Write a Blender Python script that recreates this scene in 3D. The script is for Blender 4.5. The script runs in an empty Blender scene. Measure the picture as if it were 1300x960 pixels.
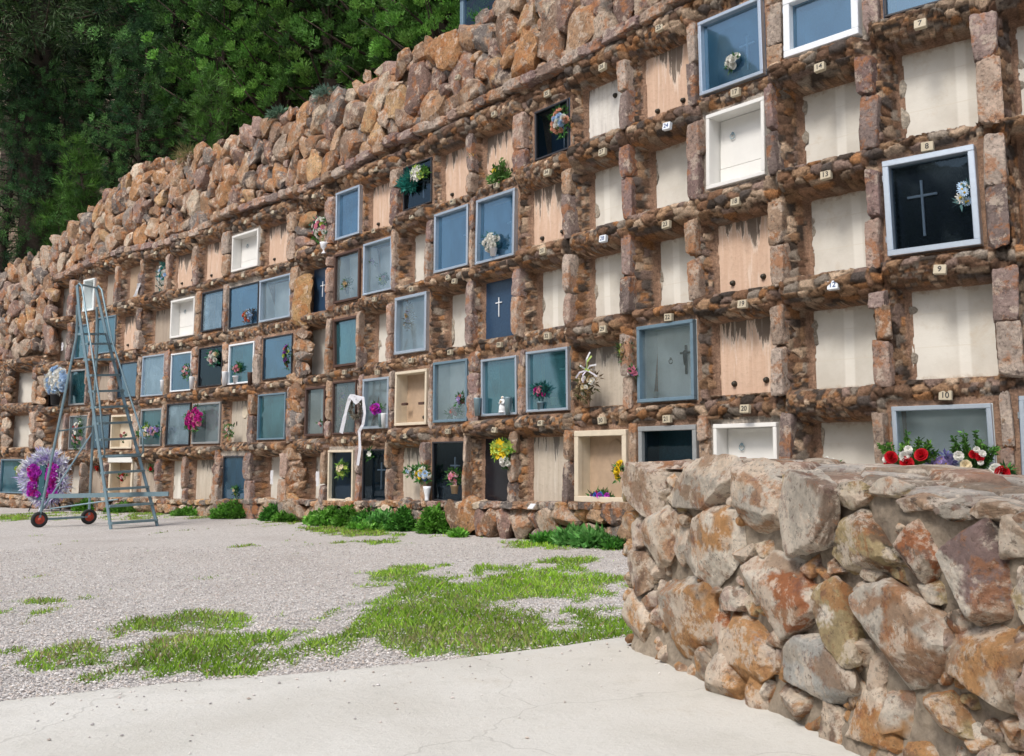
import bpy, math, random
import numpy as np
random.seed(7); RNG = np.random.default_rng(11)
C = bpy.context.scene.collection
SC = bpy.context.scene
R = math.radians
# ------------------------------------------------------------------ camera
F = 1200.0; TP = 0.125; PITCH = math.atan(TP); cp, sp = math.cos(PITCH), math.sin(PITCH)
cam = bpy.data.cameras.new('camera'); cam_o = bpy.data.objects.new('camera', cam); C.objects.link(cam_o)
cam_o.location = (0, 0, 0); cam_o.rotation_euler = (R(90) + PITCH, 0, 0)
cam.sensor_width = 36; cam.lens = F / 1300 * 36; cam.shift_y = -45 / 1300
cam.clip_start = 0.05; cam.clip_end = 2000
SC.camera = cam_o
# ------------------------------------------------------------------ light
SUN_EL, SUN_AZ = 50, 218          # azimuth measured from +Y clockwise
world = bpy.data.worlds.new('World'); SC.world = world; world.use_nodes = True
wn = world.node_tree.nodes; wl = world.node_tree.links
sky = wn.new('ShaderNodeTexSky'); sky.sky_type = 'NISHITA'; sky.sun_disc = False
sky.sun_elevation = R(SUN_EL); sky.sun_rotation = R(SUN_AZ); sky.air_density = 1.0; sky.dust_density = 2.5; sky.ozone_density = 1.0
hs_ = wn.new('ShaderNodeHueSaturation'); hs_.inputs['Saturation'].default_value = .7      # thin high cloud whitens the sky
wl.new(sky.outputs[0], hs_.inputs['Color']); wl.new(hs_.outputs[0], wn['Background'].inputs['Color']); wn['Background'].inputs['Strength'].default_value = 0.14
sun = bpy.data.lights.new('sun', 'SUN'); sun.energy = 1.9; sun.angle = R(14); sun.color = (1.0, 0.95, 0.88)
sun_o = bpy.data.objects.new('sun', sun); C.objects.link(sun_o); sun_o.location = (0, -5, 20)
sun_o.rotation_euler = (R(90 - SUN_EL), 0, R(180 - SUN_AZ))
SC.view_settings.view_transform = 'Standard'; SC.view_settings.look = 'None'
SC.view_settings.gamma = 1; SC.view_settings.exposure = 0.55; SC.view_settings.use_curve_mapping = False
SC.cycles.max_bounces = 6; SC.cycles.transparent_max_bounces = 12; SC.cycles.use_denoising = True

# ------------------------------------------------------------------ node helpers
def new_mat(name):
    m = bpy.data.materials.new(name); m.use_nodes = True
    return m, m.node_tree.nodes, m.node_tree.links, m.node_tree.nodes['Principled BSDF']
def N_(nd, typ, **kw):
    n = nd.new(typ)
    for k, v in kw.items():
        if k.startswith('i_'): n.inputs[k[2:].replace('_', ' ')].default_value = v
        else: setattr(n, k, v)
    return n
def ramp(nd, pts, interp='LINEAR'):
    r = nd.new('ShaderNodeValToRGB'); r.color_ramp.interpolation = interp
    e = r.color_ramp.elements
    while len(e) < len(pts): e.new(0.5)
    for el, (p, c) in zip(e, pts):
        el.position = p; el.color = (*c, 1) if len(c) == 3 else c
    return r
def mix(nd, lk, a, b, fac, mode='MIX'):
    m = nd.new('ShaderNodeMix'); m.data_type = 'RGBA'; m.blend_type = mode
    for s, v in ((6, a), (7, b), (0, fac)):
        if hasattr(v, 'is_linked'): lk.new(v, m.inputs[s])
        elif s == 0: m.inputs[0].default_value = v
        else: m.inputs[s].default_value = (*v, 1)
    return m.outputs[2]
def noise(nd, lk, vec, scale, detail=6, rough=.6, dist=0):
    n = N_(nd, 'ShaderNodeTexNoise'); n.inputs['Scale'].default_value = scale; n.inputs['Detail'].default_value = detail
    n.inputs['Roughness'].default_value = rough; n.inputs['Distortion'].default_value = dist
    lk.new(vec, n.inputs['Vector']); return n
def maprange(nd, lk, v, a, b, c=0, d=1):
    m = nd.new('ShaderNodeMapRange'); lk.new(v, m.inputs[0])
    for i, x in zip((1, 2, 3, 4), (a, b, c, d)): m.inputs[i].default_value = x
    return m.outputs[0]
def bump(nd, lk, bsdf, height, strength, dist):
    b = nd.new('ShaderNodeBump'); b.inputs['Strength'].default_value = strength; b.inputs['Distance'].default_value = dist
    lk.new(height, b.inputs['Height'])
    lk.new(b.outputs[0], bsdf.inputs['Normal']); return b
def geo_pos(nd): return nd.new('ShaderNodeNewGeometry').outputs['Position']

MATS = {}
def simple(name, col, rough=.7, metal=0, var=.25, scale=30, bumpd=.002, coat=0):
    if name in MATS: return MATS[name]
    m, nd, lk, b = new_mat(name)
    p = nd.new('ShaderNodeTexCoord').outputs['Object']
    n = noise(nd, lk, p, scale)
    c = mix(nd, lk, tuple(x * (1 - var) for x in col), tuple(min(1, x * (1 + var)) for x in col), n.outputs[0])
    lk.new(c, b.inputs['Base Color']); b.inputs['Roughness'].default_value = rough; b.inputs['Metallic'].default_value = metal
    b.inputs['Coat Weight'].default_value = coat
    if bumpd: bump(nd, lk, b, n.outputs[0], .5, bumpd)
    MATS[name] = m; return m
def attr_mat(name, rough=.85, n1=(3, .35), n2=(40, .25), bumps=((18, .02), (90, .006)), tint=None, spec=.3, transl=0, patches=False, sat=1.0):
    """colour from the vertex attribute 'col', varied by noise"""
    m, nd, lk, b = new_mat(name)
    at = nd.new('ShaderNodeAttribute'); at.attribute_name = 'col'; c = at.outputs['Color']
    p = geo_pos(nd)
    for sc, amt in (n1, n2):
        n = noise(nd, lk, p, sc, 8, .65)
        v = maprange(nd, lk, n.outputs[0], .3, .7, 1 - amt, 1 + amt)
        cc = nd.new('ShaderNodeCombineColor'); [lk.new(v, cc.inputs[i]) for i in range(3)]
        c = mix(nd, lk, c, cc.outputs[0], 1.0, 'MULTIPLY')
    if patches:
        # iron stains, pale quartz patches and dark lichen of rough quarried stone
        n = noise(nd, lk, p, 6.0, 8, .7, .25); c = mix(nd, lk, c, (.50, .19, .055), maprange(nd, lk, n.outputs[0], .52, .58, 0, .6))
        n = noise(nd, lk, p, 9.0, 9, .72, .3); c = mix(nd, lk, c, (.70, .58, .47), maprange(nd, lk, n.outputs[0], .54, .59, 0, .65))
        n = noise(nd, lk, p, 8.0, 10, .78, .5); c = mix(nd, lk, c, (.075, .055, .05), maprange(nd, lk, n.outputs[0], .36, .45, .75, 0))
        n = noise(nd, lk, p, 45.0, 8, .75, .5); c = mix(nd, lk, c, (.07, .045, .035), maprange(nd, lk, n.outputs[0], .34, .45, .8, 0))
        n = noise(nd, lk, p, 38.0, 8, .75, .5); c = mix(nd, lk, c, (.62, .54, .45), maprange(nd, lk, n.outputs[0], .57, .66, 0, .6))
    if sat != 1:
        h = nd.new('ShaderNodeHueSaturation'); h.inputs['Saturation'].default_value = sat; lk.new(c, h.inputs['Color']); c = h.outputs[0]
    lk.new(c, b.inputs['Base Color']); b.inputs['Roughness'].default_value = rough; b.inputs['Specular IOR Level'].default_value = spec
    prev = None
    for sc, d in bumps:
        n = noise(nd, lk, p, sc, 8, .7)
        bb = nd.new('ShaderNodeBump'); bb.inputs['Strength'].default_value = .9; bb.inputs['Distance'].default_value = d
        lk.new(n.outputs[0], bb.inputs['Height'])
        if prev: lk.new(prev.outputs[0], bb.inputs['Normal'])
        prev = bb
    if prev: lk.new(prev.outputs[0], b.inputs['Normal'])
    if transl:
        t = nd.new('ShaderNodeBsdfTranslucent'); lk.new(c, t.inputs[0]); ms = nd.new('ShaderNodeMixShader'); ms.inputs[0].default_value = transl
        lk.new(b.outputs[0], ms.inputs[1]); lk.new(t.outputs[0], ms.inputs[2]); lk.new(ms.outputs[0], nd['Material Output'].inputs[0])
    MATS[name] = m; return m

# ------------------------------------------------------------------ mesh builder
class MB:
    """collects vertices, faces and vertex colours, then links them as ONE mesh object"""
    def __init__(s): s.v, s.f, s.c, s.mi, s.uv, s.n = [], [], [], [], None, 0
    def add(s, v, f, col=(.5, .5, .5), mi=0):
        v = np.asarray(v, float).reshape(-1, 3); f = np.asarray(f, int)
        if f.shape[1] == 3: f = np.hstack([f, -np.ones((len(f), 1), int)])
        f = np.where(f >= 0, f + s.n, -1)
        col = np.asarray(col, float)
        if col.ndim == 1: col = np.tile(col, (len(v), 1))
        s.v.append(v); s.f.append(f); s.c.append(col); s.mi.append(np.full(len(f), mi)); s.n += len(v); return s
    def box(s, lo, hi, fr=None, col=(.5, .5, .5), mi=0, bev=0):
        lo = np.array(lo, float); hi = np.array(hi, float)
        if bev:
            v, f = bevbox(lo, hi, bev)
        else:
            v = np.array([[x, y, z] for x in (lo[0], hi[0]) for y in (lo[1], hi[1]) for z in (lo[2], hi[2])])
            f = np.array([[0, 1, 3, 2], [4, 6, 7, 5], [0, 4, 5, 1], [2, 3, 7, 6], [0, 2, 6, 4], [1, 5, 7, 3]])
        if fr is not None: v = fr(v)
        return s.add(v, f, col, mi)
    def tube(s, pts, r, n=8, col=(.5, .5, .5), mi=0):
        pts = [np.array(p, float) for p in pts]; r = r if hasattr(r, '__len__') else [r] * len(pts)
        V = []; 
        for i, p in enumerate(pts):
            d = pts[min(i + 1, len(pts) - 1)] - pts[max(i - 1, 0)]; d /= (np.linalg.norm(d) + 1e-9)
            a = np.array([0, 0, 1.]) if abs(d[2]) < .9 else np.array([1., 0, 0])
            x = np.cross(d, a); x /= np.linalg.norm(x); y = np.cross(d, x)
            for k in range(n):
                t = 2 * math.pi * k / n; V.append(p + r[i] * (math.cos(t) * x + math.sin(t) * y))
        Fc = []
        for i in range(len(pts) - 1):
            for k in range(n):
                a0 = i * n + k; a1 = i * n + (k + 1) % n; Fc.append([a0, a1, a1 + n, a0 + n])
        b0 = len(V); V += [pts[0], pts[-1]]; l = (len(pts) - 1) * n
        T = [[b0, (k + 1) % n, k, -1] for k in range(n)] + [[b0 + 1, l + k, l + (k + 1) % n, -1] for k in range(n)]
        f = np.array(Fc + T)
        v = np.array(V); ff = np.where(f >= 0, f + s.n, -1)
        s.v.append(v); s.f.append(ff); s.c.append(np.tile(np.asarray(col, float), (len(v), 1))); s.mi.append(np.full(len(f), mi)); s.n += len(v)
        return s
    def lathe(s, prof, n=16, org=(0, 0, 0), col=(.5, .5, .5), mi=0, sx=1, sy=1):
        V = [(org[0] + sx * r * math.cos(2 * math.pi * k / n), org[1] + sy * r * math.sin(2 * math.pi * k / n), org[2] + z) for r, z in prof for k in range(n)]
        f = [[i * n + k, i * n + (k + 1) % n, (i + 1) * n + (k + 1) % n, (i + 1) * n + k] for i in range(len(prof) - 1) for k in range(n)]
        return s.add(V, f, col, mi)
    def build(s, name, mats, parent=None, org=None, smooth=False, uv=None):
        v = np.vstack(s.v); f = np.vstack(s.f); c = np.vstack(s.c); mi = np.concatenate(s.mi)
        pw = np.array(WORLD.get(parent.name, (0, 0, 0))) if parent is not None else np.zeros(3)
        if org is None: org = pw if parent is not None else np.zeros(3)
        org = np.array(org, float)
        me = bpy.data.meshes.new(name); cnt = (f >= 0).sum(1)
        me.vertices.add(len(v)); me.vertices.foreach_set('co', (v - org).ravel())
        me.loops.add(int(cnt.sum())); me.loops.foreach_set('vertex_index', f[f >= 0].ravel())
        me.polygons.add(len(f)); st = np.concatenate([[0], np.cumsum(cnt)[:-1]])
        me.polygons.foreach_set('loop_start', st)
        me.polygons.foreach_set('material_index', mi)
        me.polygons.foreach_set('use_smooth', np.full(len(f), smooth))
        at = me.color_attributes.new('col', 'FLOAT_COLOR', 'POINT'); at.data.foreach_set('color', np.hstack([c, np.ones((len(c), 1))]).ravel())
        if uv is not None:
            ul = me.uv_layers.new(name='UVMap'); vi = f[f >= 0]; ul.data.foreach_set('uv', np.asarray(uv, float)[vi].ravel())
        me.update(calc_edges=True); me.validate()
        for m in (mats if isinstance(mats, (list, tuple)) else [mats]): me.materials.append(MATS[m] if isinstance(m, str) else m)
        o = bpy.data.objects.new(name, me); C.objects.link(o); o.parent = parent; o.location = org - pw
        WORLD[o.name] = tuple(org); return o
WORLD = {}
def bevbox(lo, hi, b):
    V = []; ix = {}
    c = (lo + hi) / 2; h = (hi - lo) / 2; b = min(b, *(h * .9))
    for sx in (-1, 1):
        for sy in (-1, 1):
            for sz in (-1, 1):
                for ax in range(3):
                    q = np.array([sx, sy, sz]) * (h - b); q[ax] += (sx, sy, sz)[ax] * b
                    ix[(sx, sy, sz, ax)] = len(V); V.append(c + q)
    Fs = []
    for ax in range(3):
        o = [k for k in range(3) if k != ax]
        for s_ in (-1, 1):
            q = []
            for a, b_ in ((-1, -1), (1, -1), (1, 1), (-1, 1)):
                t = [0, 0, 0]; t[ax] = s_; t[o[0]] = a; t[o[1]] = b_; q.append(ix[(*t, ax)])
            Fs.append(q)
    for ax in range(3):   # edges along ax
        o = [k for k in range(3) if k != ax]
        for a in (-1, 1):
            for b_ in (-1, 1):
                t0 = [0, 0, 0]; t0[o[0]] = a; t0[o[1]] = b_; t1 = list(t0); t0[ax] = -1; t1[ax] = 1
                Fs.append([ix[(*t0, o[0])], ix[(*t1, o[0])], ix[(*t1, o[1])], ix[(*t0, o[1])]])
    for sx in (-1, 1):
        for sy in (-1, 1):
            for sz in (-1, 1): Fs.append([ix[(sx, sy, sz, 0)], ix[(sx, sy, sz, 1)], ix[(sx, sy, sz, 2)], -1])
    return np.array(V), np.array(Fs)
def empty(name, loc, label=None, cat=None, group=None, kind=None):
    o = bpy.data.objects.new(name, None); C.objects.link(o); o.location = loc; o.empty_display_size = .1
    WORLD[o.name] = tuple(loc); tag(o, label, cat, group, kind); return o
def tag(o, label=None, cat=None, group=None, kind=None):
    for k, v in (('label', label), ('category', cat), ('group', group), ('kind', kind)):
        if v: o[k] = v
    return o
def smooth_obj(o): o.data.polygons.foreach_set('use_smooth', np.ones(len(o.data.polygons), bool))

# ------------------------------------------------------------------ numeric noise
def hash2(i, j, s=0):
    h = (i * 374761393 + j * 668265263 + s * 974634777) & 0xffffffff
    h = ((h ^ (h >> 13)) * 1274126177) & 0xffffffff
    return ((h ^ (h >> 16)) & 0xffff) / 65535.0
def vnoise(x, y, s=0):
    i = np.floor(x).astype(np.int64); j = np.floor(y).astype(np.int64); fx = x - i; fy = y - j
    fx = fx * fx * (3 - 2 * fx); fy = fy * fy * (3 - 2 * fy)
    a = hash2(i, j, s); b = hash2(i + 1, j, s); c = hash2(i, j + 1, s); d = hash2(i + 1, j + 1, s)
    return (a * (1 - fx) + b * fx) * (1 - fy) + (c * (1 - fx) + d * fx) * fy
def fbm(x, y, o=4, s=0):
    t = 0; a = .5
    for k in range(o): t = t + a * vnoise(x * 2 ** k, y * 2 ** k, s + k * 17); a *= .5
    return t
def voronoi(x, y, s=0):
    i = np.floor(x).astype(np.int64); j = np.floor(y).astype(np.int64)
    f1 = np.full(x.shape, 9.); f2 = np.full(x.shape, 9.); idn = np.zeros(x.shape)
    for a in (-1, 0, 1):
        for b in (-1, 0, 1):
            px = i + a + .1 + .8 * hash2(i + a, j + b, s + 1); py = j + b + .1 + .8 * hash2(i + a, j + b, s + 2)
            d = np.hypot(px - x, py - y); k = hash2(i + a, j + b, s + 3)
            m = d < f1; f2 = np.where(m, f1, np.minimum(f2, d)); idn = np.where(m, k, idn); f1 = np.where(m, d, f1)
    return f1, f2, idn
PAL = np.array([(.25,.145,.09),(.38,.25,.16),(.16,.10,.07),(.30,.26,.22),(.07,.055,.045),(.56,.43,.32),(.26,.19,.16),(.38,.20,.10),(.20,.125,.085),(.42,.32,.24),(.29,.18,.12),(.12,.10,.09),(.33,.21,.13)]) * np.array((1.18, 1.14, 1.10))
def palette(k, pal=PAL): return pal[np.minimum((np.asarray(k) * len(pal)).astype(int), len(pal) - 1)]

# ------------------------------------------------------------------ pixel <-> place (measuring aid)
W_ = np.array([-0.01416863, -0.07931161, 0.02408959, 0.13298745, 0.1107443]); Z1_ = np.array([-0.23182141, 0.37887783, -0.39539996])
def w_of(a):
    ac = np.clip(a, -.53, .56); d = np.polyval(np.polyder(W_), ac)
    return np.maximum(np.polyval(W_, ac) + d * (a - ac), .02)
_a = np.linspace(-.78, .95, 4000); _w = w_of(_a)
CX, CY = _a / _w, 1 / _w
_U = np.concatenate([[0], np.cumsum(np.hypot(np.diff(CX), np.diff(CY)))])
_tx = np.gradient(CX, _U); _ty = np.gradient(CY, _U); _l = np.hypot(_tx, _ty); _tx /= _l; _ty /= _l
def surf(u):
    """point, tangent and outward normal of the niche wall's plan at arc length u"""
    x = np.interp(u, _U, CX); y = np.interp(u, _U, CY); tx = np.interp(u, _U, _tx); ty = np.interp(u, _U, _ty)
    return x, y, tx, ty, ty, -tx
def ray(px, py):
    m = (435 - py) / F; r = (m * cp + sp) / (cp - m * sp); return (px - 650) / F * (cp + r * sp), r
def hit(px, py, h=0.0):
    """where the sight line meets the wall surface pushed out by h -> (u, z)"""
    a, r = ray(px, py); ox = CX + _ty * h; oy = CY - _tx * h
    q = ox / oy; u = np.interp(a, q, _U); y = np.interp(u, _U, oy); return float(u), float(r * y)
def P3(u, h, z):
    x, y, tx, ty, nx, ny = surf(u); return np.stack([x + nx * h, y + ny * h, np.broadcast_to(z, np.shape(x)) + 0 * x], -1)
def wpt(px, py, h=0.0):
    u, z = hit(px, py, h); return P3(np.array(u), h, z)
def at_depth(px, py, Y):
    a, r = ray(px, py); return np.array([a * Y, Y, r * Y])
def gz(x, y): return -.72 + .013 * np.clip(x, -30, 30)
def on_ground(px, py):
    a, r = ray(px, py); Y = 8.
    for _ in range(30): Y = gz(a * Y, Y) / r
    return np.array([a * Y, Y, gz(a * Y, Y)])
def project(x, y, z):
    d = y * cp + z * sp; return 650 + F * x / d, 435 - F * (-y * sp + z * cp) / d

# ------------------------------------------------------------------ rocks
def icosphere(n):
    import bmesh
    bm = bmesh.new(); bmesh.ops.create_icosphere(bm, subdivisions=n, radius=1); bm.verts.ensure_lookup_table()
    v = np.array([x.co[:] for x in bm.verts]); f = np.array([[q.index for q in p.verts] for p in bm.faces]); bm.free(); return v, f
ICO = {n: icosphere(n) for n in (1, 2, 3, 4, 5)}
def n3(v, fr, seed):
    g = np.random.default_rng(seed); t = np.zeros(len(v))
    for k in range(6):
        d = g.normal(size=3) * fr; t += np.sin(v @ d + g.uniform(0, 6.3)) * (1 / 6)
    return t
def rock(mb, c, ax, ay, az, seed, sub=3, col=None, planes=13, boxy=False, rough=.05, col2=None, fit=False, face=None):
    """faceted quarried stone: centre c, half-axis vectors ax, ay, az"""
    g = np.random.default_rng(seed); v, f = ICO[sub]
    nn = g.normal(size=(planes, 3)); nn /= np.linalg.norm(nn, axis=1)[:, None]; hh = g.uniform(.52, .98, planes)
    if boxy:
        bx = np.array([[1,0,0],[-1,0,0],[0,1,0],[0,-1,0],[0,0,1],[0,0,-1]], float) + g.normal(size=(6, 3)) * .06
        bx /= np.linalg.norm(bx, axis=1)[:, None]; nn = np.vstack([bx, nn[:4]]); hh = np.concatenate([g.uniform(.72, .82, 6), g.uniform(.95, 1.15, 4)])
    if face: nn = np.vstack([nn, [[g.normal(0, .08), 1, g.normal(0, .08)]]]); hh = np.append(hh, face)
    d = v @ nn.T; q = np.where(d > 1e-3, hh / np.maximum(d, 1e-3), 9)
    k = 60.0; rr = -np.log(np.exp(-k * np.minimum(q, 2)).sum(1)) / k
    rr = np.clip(rr, .3, 1.35)
    rr = rr * (1 + rough * n3(v, 3, seed + 1) * 1.6 + rough * np.abs(n3(v, 7, seed + 2)) * 2.2 + rough * .9 * n3(v, 18, seed + 3))
    p = v * rr[:, None]
    if fit: p = (p - (p.max(0) + p.min(0)) / 2) / ((p.max(0) - p.min(0)) / 2)
    V = np.asarray(c) + p[:, :1] * ax + p[:, 1:2] * ay + p[:, 2:3] * az
    if col is None: col = palette(g.random())
    col = np.array(col) * g.uniform(.8, 1.2)
    cc = np.tile(col, (len(v), 1))
    if col2 is not None:
        jit = .5 * n3(v, 17, seed + 8) + .35 * n3(v, 34, seed + 9); m = np.clip((n3(v, 2.2, seed + 5) + jit * .35) * 8 + .4, 0, 1)[:, None]; m2 = np.clip((n3(v, 3.2, seed + 6) + jit * .35 - .12) * 8, 0, .75)[:, None]
        cc = cc * (1 - m) + np.array(col2) * m; cc = cc * (1 - m2) + np.array(palette(g.random())) * m2
    mb.add(V, f, cc)
# ================================================================== materials
attr_mat('masonry', n1=(6, .3), n2=(60, .4), bumps=((24, .05), (90, .025)), patches=False, spec=.25, sat=1.04)
attr_mat('quarry_stone', n1=(5, .3), n2=(45, .28), bumps=((11, .06), (45, .025), (160, .006)), patches=True, spec=.3)
attr_mat('leaf', rough=.6, n1=(1.2, .35), n2=(9, .3), bumps=(), transl=.3, spec=.3)
attr_mat('petal', rough=.6, n1=(20, .12), n2=(90, .12), bumps=(), transl=.3, spec=.2)
attr_mat('plain_attr', rough=.5, n1=(10, .1), n2=(60, .15), bumps=((80, .002),))
attr_mat('pebble', rough=.9, n1=(4, .1), n2=(200, .2), bumps=())
attr_mat('bark', rough=.95, n1=(3, .3), n2=(20, .4), bumps=((12, .05),))
def mat_panel():
    m, nd, lk, b = new_mat('cream_render')
    uv = nd.new('ShaderNodeUVMap').outputs[0]; oi = nd.new('ShaderNodeObjectInfo').outputs['Random']; p = geo_pos(nd)
    n = noise(nd, lk, p, 2.5, 5, .6); n2 = noise(nd, lk, p, 25, 6, .7)
    c = mix(nd, lk, (.54, .51, .45), (.66, .635, .575), maprange(nd, lk, n.outputs[0], .35, .65))
    c = mix(nd, lk, c, (.46, .40, .32), maprange(nd, lk, n2.outputs[0], .58, .75, 0, .35)); n9 = noise(nd, lk, p, 5.5, 8, .75, .4); c = mix(nd, lk, c, (.50, .41, .30), maprange(nd, lk, n9.outputs[0], .55, .68, 0, .4))
    # vertical paler band of a second coat, off-centre, different on every panel
    sx = nd.new('ShaderNodeSeparateXYZ'); lk.new(uv, sx.inputs[0])
    ad = nd.new('ShaderNodeMath'); ad.operation = 'SUBTRACT'; lk.new(sx.outputs[0], ad.inputs[0])
    pos = maprange(nd, lk, oi, 0, 1, .25, .85); lk.new(pos, ad.inputs[1])
    ab = nd.new('ShaderNodeMath'); ab.operation = 'ABSOLUTE'; lk.new(ad.outputs[0], ab.inputs[0])
    c = mix(nd, lk, c, (.77, .75, .69), maprange(nd, lk, ab.outputs[0], .05, .075, .55, 0))
    # faint horizontal joint
    br = N_(nd, 'ShaderNodeTexBrick'); br.inputs['Scale'].default_value = 1; br.inputs['Mortar Size'].default_value = .006
    br.inputs['Brick Width'].default_value = 2.; br.inputs['Row Height'].default_value = .36; lk.new(uv, br.inputs['Vector'])
    c = mix(nd, lk, c, (.58, .53, .44), maprange(nd, lk, br.outputs['Fac'], 0, 1, 0, .4))
    # brown damp along the edges
    def edge(o, a0, a1):
        return maprange(nd, lk, o, a0, a1, 1, 0)
    nn = noise(nd, lk, p, 14, 5, .7)
    e = nd.new('ShaderNodeMath'); e.operation = 'ADD'; lk.new(sx.outputs[1], e.inputs[0])
    lk.new(maprange(nd, lk, nn.outputs[0], .3, .7, -.05, .05), e.inputs[1])
    c = mix(nd, lk, c, (.36, .27, .19), maprange(nd, lk, e.outputs[0], .93, .99, 0, .8))
    c = mix(nd, lk, c, (.40, .31, .22), maprange(nd, lk, e.outputs[0], .0, .05, .6, 0))
    lk.new(c, b.inputs['Base Color']); b.inputs['Roughness'].default_value = .9; b.inputs['Specular IOR Level'].default_value = .2
    bump(nd, lk, b, n2.outputs[0], .5, .004); MATS['cream_render'] = m
mat_panel()
def mat_weathered(name, base, base2, stain, stain_lo, knee):
    m, nd, lk, b = new_mat(name)
    uv = nd.new('ShaderNodeUVMap').outputs[0]; oi = nd.new('ShaderNodeObjectInfo').outputs['Random']; p = geo_pos(nd)
    off = nd.new('ShaderNodeVectorMath'); off.operation = 'ADD'; lk.new(uv, off.inputs[0])
    cb = nd.new('ShaderNodeCombineXYZ'); mm = nd.new('ShaderNodeMath'); mm.operation = 'MULTIPLY'; mm.inputs[1].default_value = 37; lk.new(oi, mm.inputs[0])
    lk.new(mm.outputs[0], cb.inputs[0]); lk.new(cb.outputs[0], off.inputs[1])
    mp = nd.new('ShaderNodeMapping'); mp.inputs['Scale'].default_value = (6.5, .55, 1); lk.new(off.outputs[0], mp.inputs[0])
    n = noise(nd, lk, mp.outputs[0], 1, 7, .72, .15)          # long vertical drips
    mp2 = nd.new('ShaderNodeMapping'); mp2.inputs['Scale'].default_value = (9, .35, 1); lk.new(off.outputs[0], mp2.inputs[0])
    n2 = noise(nd, lk, mp2.outputs[0], 1.3, 4, .6)
    g = noise(nd, lk, p, 30, 6, .7)
    c = mix(nd, lk, base, base2, maprange(nd, lk, n2.outputs[0], .35, .65))
    c = mix(nd, lk, c, tuple(x * .72 for x in base), maprange(nd, lk, g.outputs[0], .5, .75, 0, .5))
    sx = nd.new('ShaderNodeSeparateXYZ'); lk.new(uv, sx.inputs[0])
    # jagged lower edge of the dark cement left at the top: v + drip noise > knee
    a = nd.new('ShaderNodeMath'); a.operation = 'ADD'; a0 = nd.new('ShaderNodeMath'); a0.operation = 'ADD'; lk.new(sx.outputs[1], a0.inputs[0]); lk.new(maprange(nd, lk, oi, 0, 1, -.22, .12), a0.inputs[1]); lk.new(a0.outputs[0], a.inputs[0]); lk.new(maprange(nd, lk, n.outputs[0], .36, .64, -.34, .34), a.inputs[1])
    rim = maprange(nd, lk, a.outputs[0], knee - .12, knee, 0, .55)
    c = mix(nd, lk, c, stain_lo, rim)
    c = mix(nd, lk, c, stain, maprange(nd, lk, a.outputs[0], knee, knee + .05, 0, .9))
    n4 = noise(nd, lk, mp.outputs[0], 2.3, 3, .5)
    c = mix(nd, lk, c, stain_lo, maprange(nd, lk, n4.outputs[0], .58, .7, 0, .45))
    lk.new(c, b.inputs['Base Color']); b.inputs['Roughness'].default_value = .9; b.inputs['Specular IOR Level'].default_value = .2
    bump(nd, lk, b, g.outputs[0], .6, .006); MATS[name] = m
mat_weathered('sandstone_slab', (.54, .37, .27), (.62, .45, .34), (.12, .09, .07), (.74, .65, .56), .76)
mat_weathered('grey_slab', (.44, .38, .31), (.53, .47, .39), (.16, .14, .12), (.60, .56, .50), .84)
mat_weathered('old_slab', (.33, .27, .22), (.42, .35, .28), (.15, .12, .10), (.47, .41, .34), .88)
mat_weathered('white_slab', (.60, .57, .52), (.70, .68, .64), (.25, .20, .17), (.45, .42, .40), 1.0)
def mat_pane(name, tint, refl, rough, film, film_col):
    """window glass: see-through with its tint, a mirror share and a share of dust film"""
    m, nd, lk, b = new_mat(name); nd.remove(b); p = geo_pos(nd)
    tr = nd.new('ShaderNodeBsdfTransparent'); tr.inputs[0].default_value = (*tint, 1)
    gl = nd.new('ShaderNodeBsdfGlossy'); gl.inputs['Color'].default_value = (.62, .84, 1, 1); gl.inputs['Roughness'].default_value = rough
    df = nd.new('ShaderNodeBsdfDiffuse'); df.inputs[0].default_value = (*film_col, 1)  # film colour carries the bluish sky reflection of the panes
    n = noise(nd, lk, p, 4, 5, .6, .5)
    bp = nd.new('ShaderNodeBump'); bp.inputs['Distance'].default_value = .004; bp.inputs['Strength'].default_value = .25
    n5 = noise(nd, lk, p, 2.2, 2, .5); lk.new(n5.outputs[0], bp.inputs['Height']); lk.new(bp.outputs[0], gl.inputs['Normal'])
    m1 = nd.new('ShaderNodeMixShader'); lk.new(maprange(nd, lk, n.outputs[0], .3, .7, film * .5, film * 1.5), m1.inputs[0]); lk.new(tr.outputs[0], m1.inputs[1]); lk.new(df.outputs[0], m1.inputs[2])
    fr = nd.new('ShaderNodeFresnel'); fr.inputs[0].default_value = 1.5
    ad = nd.new('ShaderNodeMath'); ad.operation = 'ADD'; ad.inputs[1].default_value = refl; lk.new(fr.outputs[0], ad.inputs[0])
    m2 = nd.new('ShaderNodeMixShader'); lk.new(ad.outputs[0], m2.inputs[0]); lk.new(m1.outputs[0], m2.inputs[1]); lk.new(gl.outputs[0], m2.inputs[2])
    lk.new(m2.outputs[0], nd['Material Output'].inputs[0]); MATS[name] = m
mat_pane('glass_blue', (.55, .78, .98), .15, .03, .27, (.06, .18, .32))
mat_pane('glass_teal', (.55, .84, .88), .13, .03, .30, (.06, .21, .25))
mat_pane('glass_clear', (.92, .97, .98), .06, .03, .11, (.66, .78, .80))
mat_pane('glass_dark', (.6, .7, .8), .0, .02, .025, (.03, .05, .08))
mat_pane('glass_milky', (.75, .85, .9), .08, .05, .32, (.36, .50, .60))
simple('aluminium', (.55, .62, .70), .38, .75, .12, 40, .001)
simple('white_metal', (.72, .75, .78), .5, .0, .1, 40, .001)
simple('steel_blue', (.16, .24, .30), .45, .3, .2, 30, .001)
simple('dark_frame', (.035, .035, .04), .5, .2, .3, 30, .001)
simple('brown_frame', (.07, .035, .025), .6, 0, .3, 30, .001)
simple('grey_frame', (.28, .29, .29), .6, .2, .2, 30, .001)
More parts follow.
